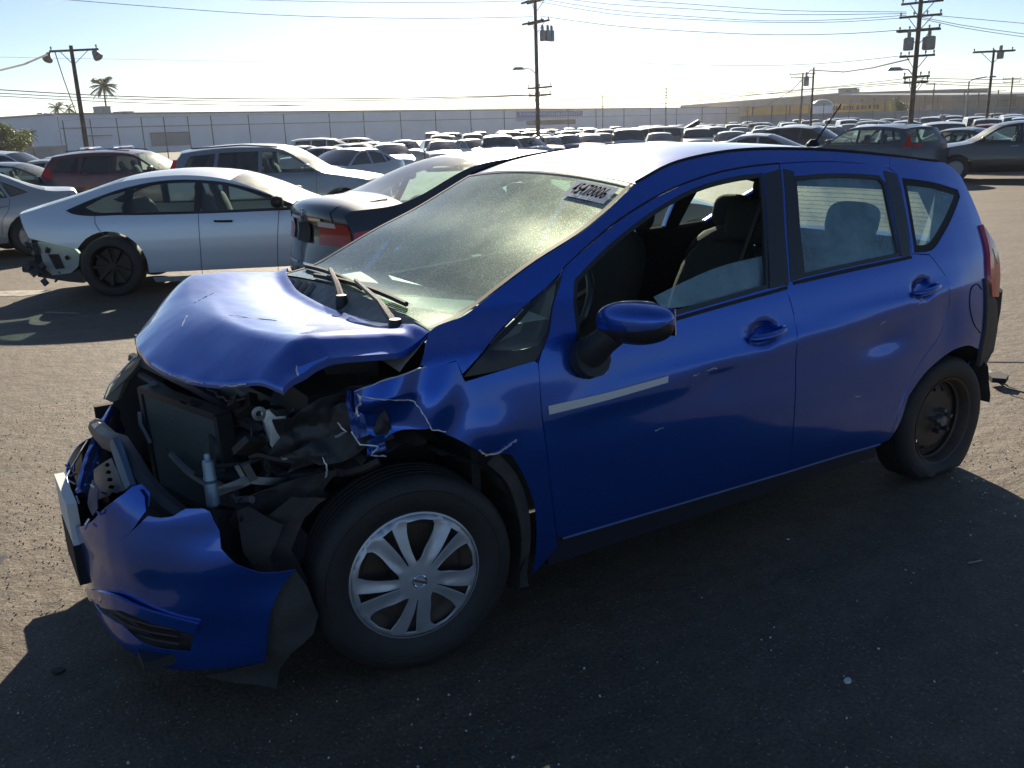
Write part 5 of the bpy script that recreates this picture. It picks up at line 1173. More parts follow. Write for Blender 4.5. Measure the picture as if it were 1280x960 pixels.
# dark sedan, tail to the camera
KSP = dict(SEDAN, W=.865, path=[(2.16, .22, 2.36, .22, 'b'), (2.20, .40, 2.42, .40, 'b'), (2.18, .60, 2.40, .62, 'b'), (2.02, .72, 2.28, .76, 'b'), (1.60, .83, 1.80, .90, 'b'), (.98, .95, 1.20, 1.00, 'w'), (.30, 1.28, .42, 1.33, 'w'), (.02, 1.37, .12, 1.43, 'b'), (-.45, 1.40, -.40, 1.46, 'b'), (-1.0, 1.36, -.95, 1.42, 'r'), (-1.80, 1.09, -1.80, 1.15, 'b'), (-2.24, 1.05, -2.34, 1.10, 'b'), (-2.30, 1.01, -2.42, 1.05, 'b'), (-2.27, .86, -2.40, .86, 'b'), (-2.30, .62, -2.46, .62, 'b'), (-2.32, .50, -2.50, .50, 'b'), (-2.22, .28, -2.40, .28, 'b')])
kc, kY = make_car(KSP, 'dark_sedan', PAINT_K, grid=.11, spokes=7)
tag(kc, 'black sedan showing its tail and red lamps, between the pale fastback and the blue hatchback', 'car')
place(kc, -1.70-2.38, -4.73, 180)
for s_ in (1, -1):
    stpatch(kc, 'tail_light', M_('dark_red_lens'), KSP, kY, 12.5, 13.4, s_*.42, s_*.999, .010)
    stpatch(kc, 'reverse_light', M_('clear_lens'), KSP, kY, 12.48, 12.72, s_*.42, s_*.78, .014)
    patch(kc, 'tail_light', M_('red_lens'), [(-2.255, .88), (-2.02, .90), (-1.86, .85), (-2.0, .78), (-2.28, .74)], kY, s_, .006)
    stpatch(kc, 'bumper_trim', CH, KSP, kY, 14.2, 14.32, s_*.10, s_*.96, .010)
stpatch(kc, 'chrome_bar', CH, KSP, kY, 12.36, 12.5, -.5, .5, .012)
stpatch(kc, 'licence_plate', SL, KSP, kY, 12.65, 13.4, -.20, .20, .014, 4, 2)
tf = topf(KSP, kY)
MB().lathe([(.030+.005*math.cos(t*PI/3), .005*math.sin(t*PI/3)) for t in range(6)], 20, tf(12.16, 0, .012), 'X', closed=True).build('boot_emblem', CH, kc, True)
MB().box(tf(12.16, 0, .012), (.008, .034, .008)).build('boot_emblem', CH, kc)
ribbon('boot_gap', SL, [tf(t, .74, .002) for t in (10.1, 11, 12, 12.9)], .004, kc)
ribbon('boot_gap', SL, [tf(t, -.74, .002) for t in (10.1, 11, 12, 12.9)], .004, kc)

# grey wagon behind the white sedan
gc, gY = make_car(SUV, 'grey_crossover', PAINT_G, grid=.13, gm2=GLP)
tag(gc, 'blue-grey crossover parked side-on directly behind the pale fastback sedan', 'car')
p = polar(bearing(350, 200), 20.0); place(gc, p.x, p.y, 180-29)
for s_ in (1, -1):
    patch(gc, 'tail_light', M_('red_lens'), [(-2.14, 1.06), (-1.98, 1.42), (-1.90, 1.42), (-1.95, 1.20), (-2.0, 1.02)], gY, s_)
    stpatch(gc, 'tail_light', M_('red_lens'), SUV, gY, 11.0, 11.4, s_*.6, s_*.99)
    MB().tube([(.1, s_*.66, 1.605), (-.6, s_*.65, 1.665), (-1.6, s_*.65, 1.625)], .014, 6).build('roof_rail_bar', SL, gc, True)
# maroon suv with roof rack
rc, rY = make_car(dict(SUV, path=[(a, b, c, d, e) if a > -1.7 else (a-.04, b, c-.02, d, e) for a, b, c, d, e in SUV['path']]), 'maroon_suv', PAINT_R, grid=.14, gm2=GLP)
tag(rc, 'dark maroon SUV with roof rails, at the left beneath the leaning wooden pole', 'car')
p = polar(bearing(172, 210), 26); place(rc, p.x, p.y, 180-32)
for s_ in (1, -1):
    patch(rc, 'tail_light', M_('dark_red_lens'), [(-2.14, 1.04), (-2.02, 1.30), (-1.92, 1.28), (-1.85, 1.0)], rY, s_)
    stpatch(rc, 'tail_light', M_('dark_red_lens'), SUV, rY, 11.0, 11.6, s_*.6, s_*.99)
    ra = MB().tube([(.1, s_*.62, 1.64), (-.5, s_*.62, 1.70), (-1.5, s_*.62, 1.67)], .016, 6).build('roof_rail_bar', CH, rc, True)
for x in (-.3, -1.15): MB().tube([(x, -.66, 1.69), (x, -.60, 1.74), (x, .60, 1.74), (x, .66, 1.69)], .022, 6).build('cross_bar', CH, rc, True)
# silver sedan cropped at the left edge
sc_, sY = make_car(SEDAN, 'silver_sedan', PAINT_S, grid=.13, spokes=7)
tag(sc_, 'silver sedan cut off by the left edge, with alloy wheel and orange-red tail lamp', 'car')
p = polar(bearing(-108, 240), 17.5); place(sc_, p.x, p.y, 10)
for s_ in (1, -1):
    patch(sc_, 'tail_light', M_('orange_lens'), [(-2.26, .92), (-2.05, .95), (-2.0, .82), (-2.26, .76)], sY, s_)
    stpatch(sc_, 'tail_light', M_('red_lens'), SEDAN, sY, 12.05, 12.5, s_*.6, s_*.99)
# slate sedan and others at the far left
bc_, bY = make_car(SEDAN, 'slate_sedan', PAINT_B, grid=.16)
tag(bc_, 'slate blue sedan with large windows behind the silver sedan at the left edge', 'car')
p = polar(bearing(24, 215), 27); place(bc_, p.x, p.y, 180-20)
# right: slate suv seen from behind and dark crossover
cr, cY = make_car(SUV, 'slate_suv', PAINT_B, grid=.13)
tag(cr, 'dark slate SUV seen from its rear corner, just beyond the blue hatchback roof antenna', 'car')
p = polar(bearing(1087), 30.5); place(cr, p.x, p.y, -93)
for s_ in (1, -1):
    patch(cr, 'tail_light', M_('dark_red_lens'), [(-2.14, 1.04), (-2.0, 1.38), (-1.93, 1.36), (-1.95, 1.12), (-1.80, 1.02)], cY, s_)
    stpatch(cr, 'tail_light', M_('dark_red_lens'), SUV, cY, 11.0, 11.5, s_*.55, s_*.99)
stpatch(cr, 'bumper_trim', M_('grey_metal'), SUV, cY, 12.9, 13.1, -.9, .9)
nc, nY = make_car(dict(SUV, hm=CH), 'dark_crossover', PAINT_K, grid=.13)
tag(nc, 'black crossover side-on at the right edge with a chrome door handle', 'car')
p = polar(bearing(1262), 31.0); place(nc, p.x, p.y, -56)
for s_ in (1, -1): patch(nc, 'headlight', M_('clear_lens'), [(2.04, .80), (1.70, .90), (1.62, .84), (1.95, .68)], nY, s_)
sb, sbY = make_car(SEDAN, 'dark_green_sedan', paint('green_black_paint', (.03, .045, .045), flake=.4, dust=.3), grid=.15)
tag(sb, 'dark sedan whose sloping rear window shows between the slate SUV and the black crossover', 'car')
p = polar(bearing(1190), 36.5); place(sb, p.x, p.y, -80)

# ---- the packed rows
def copy_car(src, color, loc, rz):
    r_ = src.copy(); COL.objects.link(r_); r_.location = loc; r_.rotation_euler = (0, 0, rz)
    for ch in src.children:
        c = ch.copy(); COL.objects.link(c); c.parent = r_
        c.color = (*color, 1) if ch.name.startswith('body') else (1, 1, 1, 1)
    return r_
PROTO = {}
for nm, sp in (('sedan', SEDAN), ('suv', SUV), ('hatchback', HATCH), ('minivan', VAN)):
    PROTO[nm] = make_car(sp, 'parked_'+nm, PAINT_OBJ, detail=0, grid=.45)[0]
COLS = dict(white=(.62, .63, .62), silver=(.34, .36, .38), grey=(.14, .155, .17), black=(.012, .013, .015), blue=(.03, .07, .20), tan=(.40, .34, .25), red=(.22, .015, .015), cream=(.55, .52, .42), green=(.05, .09, .08), slate=(.06, .08, .11))
used = set()
def row_car(kind, colr, bear, dist, hd, label, group='cars packed in rows across the lot', cat=None):
    p = polar(bear, dist); src = PROTO[kind]; rz = R(hd)
    if kind in used: c = copy_car(src, COLS[colr], p, rz)
    else:
        used.add(kind); c = src; c.location = p; c.rotation_euler = (0, 0, rz)
        for ch in c.children: ch.color = (*COLS[colr], 1) if ch.name.startswith('body') else (1, 1, 1, 1)
    tag(c, label, cat or 'car', group); return c
BR0 = math.degrees(YAW)
def face(bear, off=0): return BR0-bear+180+off
ROWS = [
 # kind colour bearing-in-photo distance turn label
 ('sedan', 'silver', 428, 30, -38, 'dusty silver sedan turned sideways, nearest of the packed cars beyond the grey crossover nose'),
 ('sedan', 'white', 487, 43, 6, 'white sedan with dark windshield just above the black sedan rear window'),
 ('sedan', 'white', 553, 50, 4, 'white sedan facing the camera above the black sedan roof, left of a white SUV'),
 ('suv', 'white', 622, 47, 3, 'big white SUV with wide dark windshield, below and left of the tall utility pole'),
 ('sedan', 'slate', 684, 54, 4, 'dark sedan with papers on its windshield directly below the blue banner pole'),
 ('sedan', 'tan', 737, 57, 3, 'sand-coloured sedan facing the camera right below the right end of the blue banner'),
 ('minivan', 'silver', 784, 56, 3, 'tall silver minivan facing the camera in the nearest packed row'),
 ('sedan', 'white', 825, 56, 4, 'white sedan directly in front of the open-tailgate van'),
 ('suv', 'cream', 872, 55, 4, 'cream SUV facing the camera just right of the open tailgate'),
 ('sedan', 'white', 915, 51, 6, 'white sedan partly behind the silver side-on sedan, left of it'),
 ('sedan', 'cream', 955, 60, 5, 'cream sedan peeping over the silver side-on sedan'),
 ('sedan', 'silver', 962, 36, 82, 'silver sedan side-on just above the blue hatchback roof'),
 ('suv', 'white', 996, 58, 4, 'white SUV below the lone wooden pole, left of the roof antenna'),
 ('suv', 'black', 1016, 42, 70, 'black SUV side-on just left of the roof antenna'),
 ('hatchback', 'white', 1031, 57, 6, 'small white hatchback behind the tip of the roof antenna'),
 ('hatchback', 'silver', 505, 56, 10, 'silver hatchback with greenish windshield behind the nearest row, left of the black sedan roof'),
 ('sedan', 'grey', 543, 60, 8, 'grey sedan right behind the white sedan above the black sedan roof'),
 ('sedan', 'silver', 592, 54, 28, 'silver sedan turned a little, between two white cars of the nearest row'),
 ('suv', 'silver', 551, 74, 5, 'silver SUV in the third row under the long blank stretch of warehouse wall'),
 ('suv', 'grey', 590, 76, 5, 'grey SUV in the third row, left of the small brown roof'),
 ('minivan', 'white', 636, 72, 10, 'white minivan directly below the small brown roof'),
 ('hatchback', 'silver', 657, 52, 32, 'silver hatchback turned to the right beside the big white SUV'),
 ('sedan', 'slate', 678, 70, 6, 'dark sedan second behind the tall utility pole base'),
 ('suv', 'slate', 713, 76, 5, 'dark roofed SUV below the banner middle in a rear row'),
 ('hatchback', 'grey', 711, 57, 20, 'grey hatchback half hidden right of the dark papered sedan'),
 ('sedan', 'silver', 731, 68, 6, 'silver sedan roof just behind the sand-coloured sedan'),
 ('hatchback', 'slate', 754, 59, 14, 'dark hatchback between the sand-coloured sedan and the silver minivan'),
 ('suv', 'silver', 757, 76, 6, 'silver SUV roof right of the banner, two rows behind the minivan'),
 ('sedan', 'black', 864, 66, 5, 'black sedan roof behind the cream SUV'),
 ('suv', 'silver', 895, 66, 18, 'light silver SUV turned slightly, tallest behind the cream SUV'),
 ('hatchback', 'grey', 861, 84, 5, 'grey hatchback roof right of the raised tailgate'),
 ('sedan', 'slate', 1008, 48, -60, 'dark green-grey sedan low behind the roof antenna foot'),
 # left edge
 ('sedan', 'white', -75, 22.5, 75, 'white car roof and hood at the left edge above the silver sedan'),
 ('hatchback', 'white', 92, 40, 30, 'small white hatchback just left of the maroon SUV'),
 ('sedan', 'tan', 78, 33, 60, 'pale hood of a sedan between the slate sedan and the maroon SUV'),
 ('minivan', 'white', -8, 42, 60, 'white minivan roof farthest back at the left edge'),
 ('sedan', 'silver', 385, 50, 70, 'dusty silver sedan roof above the grey crossover windshield'),
 ('sedan', 'blue', 418, 40, 74, 'blue sedan side-on above the grey crossover nose'),
 ('hatchback', 'silver', 448, 46, 35, 'silver hatchback whose side windows shine, left of the white sedan over the black roof'),
 ('sedan', 'tan', 470, 58, 72, 'sand-coloured sedan roof in the dusty group left of the black sedan roof'),
 ('minivan', 'white', 405, 66, 80, 'long white van roof in the dusty group below the warehouse wall'),
 ('suv', 'tan', 455, 72, 76, 'tan SUV roof at the back of the dusty group below the warehouse wall'),
]
for k, c, px, d, off, lab in ROWS: row_car(k, c, bearing(px), d, face(bearing(px), off), lab)
fr = random.Random(21); cc = ['white', 'silver', 'grey', 'black', 'white', 'silver', 'slate', 'tan', 'cream', 'blue', 'red', 'grey']
FL = 'distant parked car showing little more than its roof and windshield in the crowded rows'
ON = ['first', 'second', 'third', 'fourth', 'fifth', 'sixth', 'seventh', 'eighth', 'ninth', 'tenth', 'eleventh', 'twelfth', 'thirteenth', 'fourteenth', 'fifteenth', 'sixteenth', 'seventeenth', 'eighteenth', 'nineteenth', 'twentieth', 'twenty-first', 'twenty-second', 'twenty-third', 'twenty-fourth', 'twenty-fifth', 'twenty-sixth', 'twenty-seventh', 'twenty-eighth', 'twenty-ninth', 'thirtieth']
RN = {42: 'nearest right-hand', 50: 'second right-hand', 64: 'third right-hand', 78: 'fourth', 92: 'fifth', 108: 'sixth', 126: 'seventh', 150: 'farthest'}
for d, x0, x1 in ((64, 1040, 1290), (50, 1120, 1300), (78, 640, 1300), (92, 560, 1300), (108, 540, 1300), (126, 660, 1300), (150, 850, 1300), (42, 1180, 1310)):
    x = x0; i_ = 0
    while x < x1:
        k = fr.choice(['sedan', 'sedan', 'suv', 'hatchback', 'suv', 'minivan']); b = bearing(x); cl_ = fr.choice(cc)
        side_on = fr.random() > .85
        row_car(k, cl_, b, d+fr.uniform(-1.6, 1.6), face(b, 80) if side_on else face(b, 4+fr.uniform(-5, 5)),
                'distant %s %s, %s from the left in the %s packed row%s' % (cl_, 'SUV' if k == 'suv' else k, ON[i_], RN[d], ', side-on' if side_on else ''), group='distant cars in the crowded rows')
        i_ += 1; x += FPX*2.75/d*fr.uniform(.9, 1.2)
# a grey van with its black tailgate raised
vt, vY = make_car(dict(VAN, seams=[], handles=[]), 'grey_van', paint('van_paint', (.13, .15, .16), flake=.2, dust=.3), detail=0, grid=.5, skip=('rear_window',))
tag(vt, 'long grey van side-on with its black tailgate raised at the right end', 'van')
b = bearing(815); p = polar(b, 66); place(vt, p.x, p.y, BR0-b+92)
MB().prism([(-2.25, -.75, 1.66), (-2.25, .75, 1.66), (-3.15, .70, 2.15), (-3.15, -.70, 2.15)], (-.12, 0, -.25)).build('tailgate', SL, vt)
MB().tube([(-2.35, -.72, 1.75), (-3.1, -.70, 2.2)], .03, 4).build('tailgate_edge', CH, vt)
# raised hood or tailgate poking up left of the grey crossover
th = MB().prism([(0, -.65, 0), (0, .65, 0), (.95, .60, .16), (.95, -.60, .16)], (.0, 0, .05)).build('raised_hatch', [ID], None) if False else None

# ------------------------------------------------------------------ background structures (x = bearing in the photo, d = distance)
def at(px, d, y=None):
    """a point at pixel column px and distance d; y gives its height through the calibrated camera"""
    b = bearing(px, 160 if y is None else y); p = polar(b, d)
    if y is not None:
        # solve the height whose projection falls on row y
        lo, hi = -20.0, 80.0
        for _ in range(40):
            m_ = (lo+hi)/2; q = Vector((p.x, p.y, m_))-CAM; yy = 480-FPX*q.dot(up)/q.dot(fw)
            if yy > y: lo = m_
            else: hi = m_
        p.z = (lo+hi)/2
    return p
WW = M_('white_wall')
def slab(name, P0, P1, z0, z1, depth, m, label, cat, par=None):
    """a building block with its long face from P0 to P1"""
    P0, P1 = Vector(P0), Vector(P1); d = (P1-P0); d.z = 0; nrm = Vector((-d.y, d.x, 0)).normalized()
    if nrm.dot(P0-CAM) < 0: nrm = -nrm
    poly = [Vector((P0.x, P0.y, z0)), Vector((P1.x, P1.y, z0)), Vector((P1.x, P1.y, z1)), Vector((P0.x, P0.y, z1))]
    mb = MB().prism(poly, nrm*depth); return mb, nrm
A0, A1 = at(76, 150), at(931, 345); A0.z = A1.z = -.7
bd = empty('warehouse', A0, 0, 'long white warehouse wall with a blue banner, beyond the packed cars', 'building')
def wl_(px):
    """point on the warehouse front line seen at column px"""
    b = R(BR0-bearing(px)); dx, dy = math.cos(b), math.sin(b); ex, ey = A1.x-A0.x, A1.y-A0.y
    t = ((A0.x-CAM.x)*dy-(A0.y-CAM.y)*dx)/(ey*-1*-1*0+(dx*ey-dy*ex)*1) if False else None
    # CAM + s*(dx,dy) = A0 + t*(ex,ey)
    det = dx*(-ey)-dy*(-ex); s_ = ((A0.x-CAM.x)*(-ey)-(A0.y-CAM.y)*(-ex))/det
    return Vector((CAM.x+s_*dx, CAM.y+s_*dy, 0)), s_
def wh(px, y):
    p, s_ = wl_(px); q = at(px, s_, y); return Vector((p.x, p.y, q.z))
HT = wh(76, 143.5).z
mb, NW = slab('wall', A0, A1, -.7, HT, 60, WW, '', '')
def rel(o): o.parent = bd; o.matrix_parent_inverse = Matrix.Translation(-A0); return o
def wpart(nm, m, mb): return rel(mb.build(nm, m))
wpart('wall', WW, mb)
dW = (A1-A0).normalized()
mb, _ = slab('c', A0-NW*.15-dW*.2, A1-NW*.15, HT, HT+.25, 60.2, WW, '', ''); wpart('parapet_cap', M_('galv'), mb)
zb_ = wh(76, 160.5).z
mb, _ = slab('c', A0-NW*.12, A1-NW*.12, zb_-.06, zb_+.06, .12, WW, '', ''); wpart('wall_band', M_('grey_door'), mb)
def wrect(nm, m, x0, x1, y0, y1, off=.1, th=.1):
    a, b = wh(x0, y0), wh(x1, y1); za, zb = wh((x0+x1)/2, y0).z, wh((x0+x1)/2, y1).z
    P = [Vector((a.x, a.y, zb)), Vector((b.x, b.y, zb)), Vector((b.x, b.y, za)), Vector((a.x, a.y, za))]
    return wpart(nm, m, MB().prism([p-NW*off for p in P], -NW*th))
wrect('loading_door', M_('grey_door'), 187, 235, 166, 182); wrect('door_lintel', M_('post'), 186, 236, 165.2, 166.2, .15, .2)
wrect('door_canopy', M_('grey_door'), 108, 137, 169, 170, .1, .5)
bn = wrect('banner', M_('banner'), 646, 727, 139.0, 145.8, .2, .2); wrect('banner', M_('banner_light'), 646, 672.5, 146.4, 151, .2, .2)
lt = random.Random(2); x = 649
while x < 724:
    wd = lt.uniform(1.0, 2.2)
    wrect('banner_letter', M_('letter'), x, x+wd, 140.6, 144.3, .42, .05); x += wd+lt.uniform(.5, 1.6)
wrect('low_roof', mat('brown_roof', col=(.12, .10, .095), rough=.9), 605, 640, 152.5, 158, 12, 6)
for x0, x1, y0 in ((144, 155, 132.5), (169, 183, 139)):
    a = wh(x0, 143.5); b = wh(x1, 143.5); zt = wh((x0+x1)/2, y0).z
    mb = MB(); c = (a+b)/2+NW*4; w2 = (b-a).length; rm = Euler((0, 0, math.atan2((b-a).y, (b-a).x))).to_matrix()
    mb.box((c.x, c.y, (HT+zt)/2), (w2, 2.5, zt-HT), rm); mb.box((c.x, c.y, zt+.05), (w2*1.08, 2.7, .1), rm); mb.box((c.x-NW.x*1.3, c.y-NW.y*1.3, (HT+zt)/2), (w2*.7, .1, (zt-HT)*.6), rm); wpart('roof_unit', M_('galv'), mb)
# low white building and grey wall at far left
def simple_block(name, label, cat, px0, d0, px1, d1, y0, depth, m, z0=-.8, cap=True):
    a, b = at(px0, d0), at(px1, d1); zt = at(px0, d0, y0).z; a.z = b.z = z0
    o = empty(name, a, 0, label, cat); mb, n_ = slab('w', a, b, z0, zt, depth, m, '', '')
    w_ = mb.build('wall', m); w_.parent = o; w_.matrix_parent_inverse = Matrix.Translation(-a)
    if cap:
        mb, n_ = slab('w', a-n_*.1, b-n_*.1, zt, zt+.15, depth+.2, m, '', ''); c = mb.build('coping', M_('galv'), None); c.parent = o; c.matrix_parent_inverse = Matrix.Translation(-a)
    return o, a, b, zt, n_
simple_block('low_building', 'low white building peeping out left of the warehouse', 'building', 34, 260, 79, 240, 178.5, 20, WW)
simple_block('boundary_wall', 'plain grey boundary wall at the far left behind the parked cars', 'wall', -60, 120, 80, 135, 189, .3, M_('wall_conc'))
simple_block('boundary_wall', 'long blue-grey boundary wall below the yellow shed at right', 'wall', 925, 170, 1400, 150, 146.5, .3, M_('wall_conc'))
# yellow shed with lettering
ye, a, b, zt, n_ = simple_block('yellow_shed', 'long yellow-orange shed with dark lettering behind the boundary wall at right', 'building', 932, 215, 1110, 200, 134.8, 12, M_('yellow'))
def onface(par, a, b, n_, t0, t1, z0, z1, m, nm, off=.05, th=.15):
    A_, B_ = a.lerp(b, t0), a.lerp(b, t1); P = [Vector((A_.x, A_.y, z0)), Vector((B_.x, B_.y, z0)), Vector((B_.x, B_.y, z1)), Vector((A_.x, A_.y, z1))]
    o = MB().prism([p-n_*off for p in P], -n_*th).build(nm, m); o.parent = par; o.matrix_parent_inverse = Matrix.Translation(-par.location); return o
t = .62; lr = random.Random(4)
while t < .92:
    wd = lr.uniform(.008, .016); onface(ye, a, b, n_, t, t+wd, zt-1.25, zt-.45, M_('dark_letter'), 'letter'); t += wd+lr.uniform(.004, .02)
for t in (.05, .2, .33, .47, .58, .97): onface(ye, a, b, n_, t, t+.006, -.6, zt+.1, M_('post'), 'shed_post', .1, .2)
onface(ye, a, b, n_, 0, 1, zt-1.9, zt-1.7, M_('dark_letter'), 'shed_band', .06, .1)
# white dome tank beside the pole
dm = empty('white_canopy', at(1026, 198), 0, 'small white arched canopy above the yellow shed by the lone pole', 'canopy'); q = at(1026, 198, 124); q2 = at(1026, 198, 133)
MB().lathe([(2.1*math.cos(a_), (q.z-q2.z)*math.sin(a_)+q2.z+.62) for a_ in [i*PI/16 for i in range(9)]], 20, (0, 0, G(1, 1)), 'Z').build('dome', M_('haze_lens'), dm, True)
MB().lathe([(2.1, 0), (2.1, q2.z+.7)], 20, (0, 0, 0), 'Z').build('drum', WW, dm, True)
# brown warehouses right
BW = M_('brown_wall')
def brown(label, pts, y0, y1, depth):
    (p0, d0), (p1, d1) = pts; a, b = at(p0, d0), at(p1, d1); za, zb = at(p0, d0, y0).z, at(p1, d1, y1).z
    o = empty('brown_building', a, 0, label, 'building'); d = b-a; n_ = Vector((-d.y, d.x, 0)).normalized()
    if n_.dot(a-CAM) < 0: n_ = -n_
    P = [Vector((a.x, a.y, -1)), Vector((b.x, b.y, -1)), Vector((b.x, b.y, zb)), Vector((a.x, a.y, za))]
    w_ = MB().prism(P, n_*depth).build('wall', BW); w_.parent = o; w_.matrix_parent_inverse = Matrix.Translation(-o.location)
    c = MB().prism([P[3]-n_*.15, P[2]-n_*.15, P[2]-n_*.15+Vector((0, 0, .3)), P[3]-n_*.15+Vector((0, 0, .3))], n_*(depth+.3)).build('parapet', M_('galv')); c.parent = o; c.matrix_parent_inverse = Matrix.Translation(-o.location)
    return o, a, b, n_, (za+zb)/2
o1 = brown('long brown building with sloping roofline rising behind the yellow shed', ((850, 420), (1046, 260)), 132.5, 117.5, 40)
o2 = brown('flat-topped brown warehouse behind the tall pole with two transformers', ((1047, 255), (1187, 235)), 119.5, 120.5, 50)
o3 = brown('brown building with stepped roof at the far right edge', ((1250, 260), (1330, 235)), 121.5, 118, 40)
o4 = brown('lower brown building step at the far right', ((1226, 262), (1250, 258)), 131, 128.5, 30)
for t in [i/9 for i in range(1, 9)]: onface(o2[0], o2[1], o2[2], o2[3], t, t+.008, -.9, o2[4]-.3, M_('post'), 'pilaster', .05, .25)
for t in (.45, .62, .8): onface(o2[0], o2[1], o2[2], o2[3], t, t+.05, 1.0, 3.2, M_('grey_door'), 'window', .05, .1)
for o, px, y0, y1, d in ((o1[0], 1057, 110, 118.5, 270), ):
    p = at(px, d); zt, zb2 = at(px, d, y0).z, at(px, d, y1).z; mb = MB()
    for dx, w2 in ((-1.5, 1.6), (.6, 2.4), (2.2, 1.2)): mb.box((p.x-.87*dx, p.y+.5*dx, (zt+zb2)/2-.1*dx), (w2, w2, (zt-zb2)*(.8 if dx < 0 else 1)))
    u_ = mb.build('roof_unit', M_('galv')); u_.parent = o; u_.matrix_parent_inverse = Matrix.Translation(-o.location)

# ------------------------------------------------------------------ fence with tall posts
fe0, fe1 = at(60, 104), at(960, 150)
fn = empty('tall_fence', Vector((fe0.x, fe0.y, -.62)), 0, 'tall thin-posted wire fence in front of the white warehouse', 'fence')
pm = None; tops = []
def fl(px, P0, P1):
    b = R(BR0-bearing(px)); dx, dy = math.cos(b), math.sin(b); ex, ey = P1.x-P0.x, P1.y-P0.y; det = dx*(-ey)+dy*ex
    s_ = ((P0.x-CAM.x)*(-ey)+(P0.y-CAM.y)*ex)/det; return s_
def fence(root, P0, P1, pxs, ytop, m=None):
    proto = None; T = []
    for px, yt in zip(pxs, ytop):
        s_ = fl(px, P0, P1); p = at(px, s_, yt); h = p.z+.62
        if proto is None:
            proto = MB().tube([(0, 0, 0), (0, 0, 1)], .055, 6).build('fence_post', m or M_('post'), root, True); o = proto
        else: o = proto.copy(); COL.objects.link(o); o.parent = root
        o.scale = (1, 1, h); o.location = Vector((p.x, p.y, -.62))-root.location; T.append(p)
    for f in (.999,):
        ribbon('fence_wire', M_('wire'), [Vector((q.x, q.y, -.62+(q.z+.62)*f))-root.location for q in T], .010, root, 3)
    return T
PX = [78, 112, 145, 176, 204, 234, 263, 310, 354, 411, 454, 500, 544, 588, 630, 672, 710, 745, 780, 813, 846, 878, 908, 935]
fence(fn, fe0, fe1, PX, [150.5+(133-150.5)*((x-78)/860)**.7 for x in PX])
fe2, fe3 = at(935, 140), at(1330, 128)
fn2 = empty('tall_fence', Vector((fe2.x, fe2.y, -.62)), 0, 'tall thin-posted wire fence in front of the yellow shed and brown buildings', 'fence')
PX = [965, 983, 1000, 1030, 1043, 1062, 1092, 1120, 1150, 1180, 1210, 1245, 1280]
fence(fn2, fe2, fe3, PX, [131-(x-960)*.018 for x in PX])

# ------------------------------------------------------------------ utility poles
WD = M_('wood'); WI = M_('wire'); GV = M_('galv')
def insul(mb, p): mb.lathe([(.0, .17), (.035, .16), (.05, .09), (.03, .07), (.03, 0)], 8, p, 'Z')
def pole(px, d, ytop, label, r0_=.17, name='utility_pole', cat='utility pole'):
    p = at(px, d); zt = at(px, d, ytop).z; z0 = p.z; o = empty(name, p, 0, label, cat)
    MB().tube([(0, 0, -.1), (0, 0, (zt-z0)*.5), (0, 0, zt-z0)], lambda t: r0_*(1-.35*t), 10).build('pole_shaft', WD, o, True)
    o['h'] = zt-z0; del o['h']; return o, p, zt-z0
def arm(o, p, px, d, y, L, ang, n=4, dbl=False, br=True, lamp=False):
    z = at(px, d, y).z-p.z; a = R(ang); u = Vector((math.cos(a), math.sin(a), 0)); v = Vector((-u.y, u.x, 0)); mb = MB()
    for k in ((-.2, .2) if dbl else (.2,)):
        mb.box(Vector((0, 0, z))+v*k, (L, .09, .10), Euler((0, 0, a)).to_matrix())
    ar = mb.build('crossarm', WD, o)
    ib = MB()
    for i in range(n):
        t = -L/2*.93+L*.93*i/(n-1); insul(ib, Vector((0, 0, z+.06))+u*t+v*.2)
    ib.build('insulator', GV, ar, True)
    if br:
        for s_ in (-1, 1): MB().tube([Vector((0, 0, z-.7)), Vector((0, 0, z-.05))+u*s_*L*.28+v*.2], .02, 4).build('arm_brace', GV, ar)
    return u, z
def can(o, p, px, d, y, off, ang, h=1.0, r_=.30):
    z = at(px, d, y).z-p.z; a = R(ang); c = Vector((math.cos(a), math.sin(a), 0))*off
    t_ = MB().lathe([(0, h), (r_*.8, h), (r_, h*.93), (r_, .06), (r_*.85, 0), (0, 0)], 16, c+Vector((0, 0, z)), 'Z').build('transformer', GV, o, True, auto=40)
    b = MB()
    for k in (-.12, .12): b.lathe([(0, .3), (.04, .28), (.06, .1), (.04, 0)], 8, c+Vector((k, k, z+h)), 'Z')
    b.build('bushing', M_('light_plastic'), t_, True)
def lamp_arm(o, p, px, d, y, L, ang):
    z = at(px, d, y).z-p.z; a = R(ang); u = Vector((math.cos(a), math.sin(a), 0))
    l_ = MB().tube([Vector((0, 0, z-.35)), u*L*.5+Vector((0, 0, z)), u*L+Vector((0, 0, z+.05))], .03, 6).build('lamp_arm', GV, o, True)
    MB().box(u*(L+.35)+Vector((0, 0, z+.05)), (.8, .28, .16), Euler((0, 0, a)).to_matrix(), taper=.6).build('lamp_head', GV, l_)
RAX = BR0-90     # direction across the view, to the right
C_, pc, hc = pole(672.5, 58, -28, 'tallest central utility pole rising out of frame above the blue banner', .14)
arm(C_, pc, 668, 58, 28, 2.5, RAX-62, 4, True); arm(C_, pc, 667, 58, 1, 2.6, RAX-62, 4, True); arm(C_, pc, 667, 58, -22, 2.6, RAX-62, 4)
for k, o_ in enumerate((.42, .72, 1.0)): can(C_, pc, 668, 58, 52, o_, RAX-20+k*18, .62, .17)
lamp_arm(C_, pc, 670, 58, 86, .75, RAX+180); arm(C_, pc, 671, 58, 109.5, 2.4, RAX-55, 3); arm(C_, pc, 671, 58, 119, 2.2, RAX-55, 3)
Rr_, pr, hr_ = pole(1137.5, 50, -26, 'tall right-hand utility pole carrying two big transformers and many crossarms', .14)
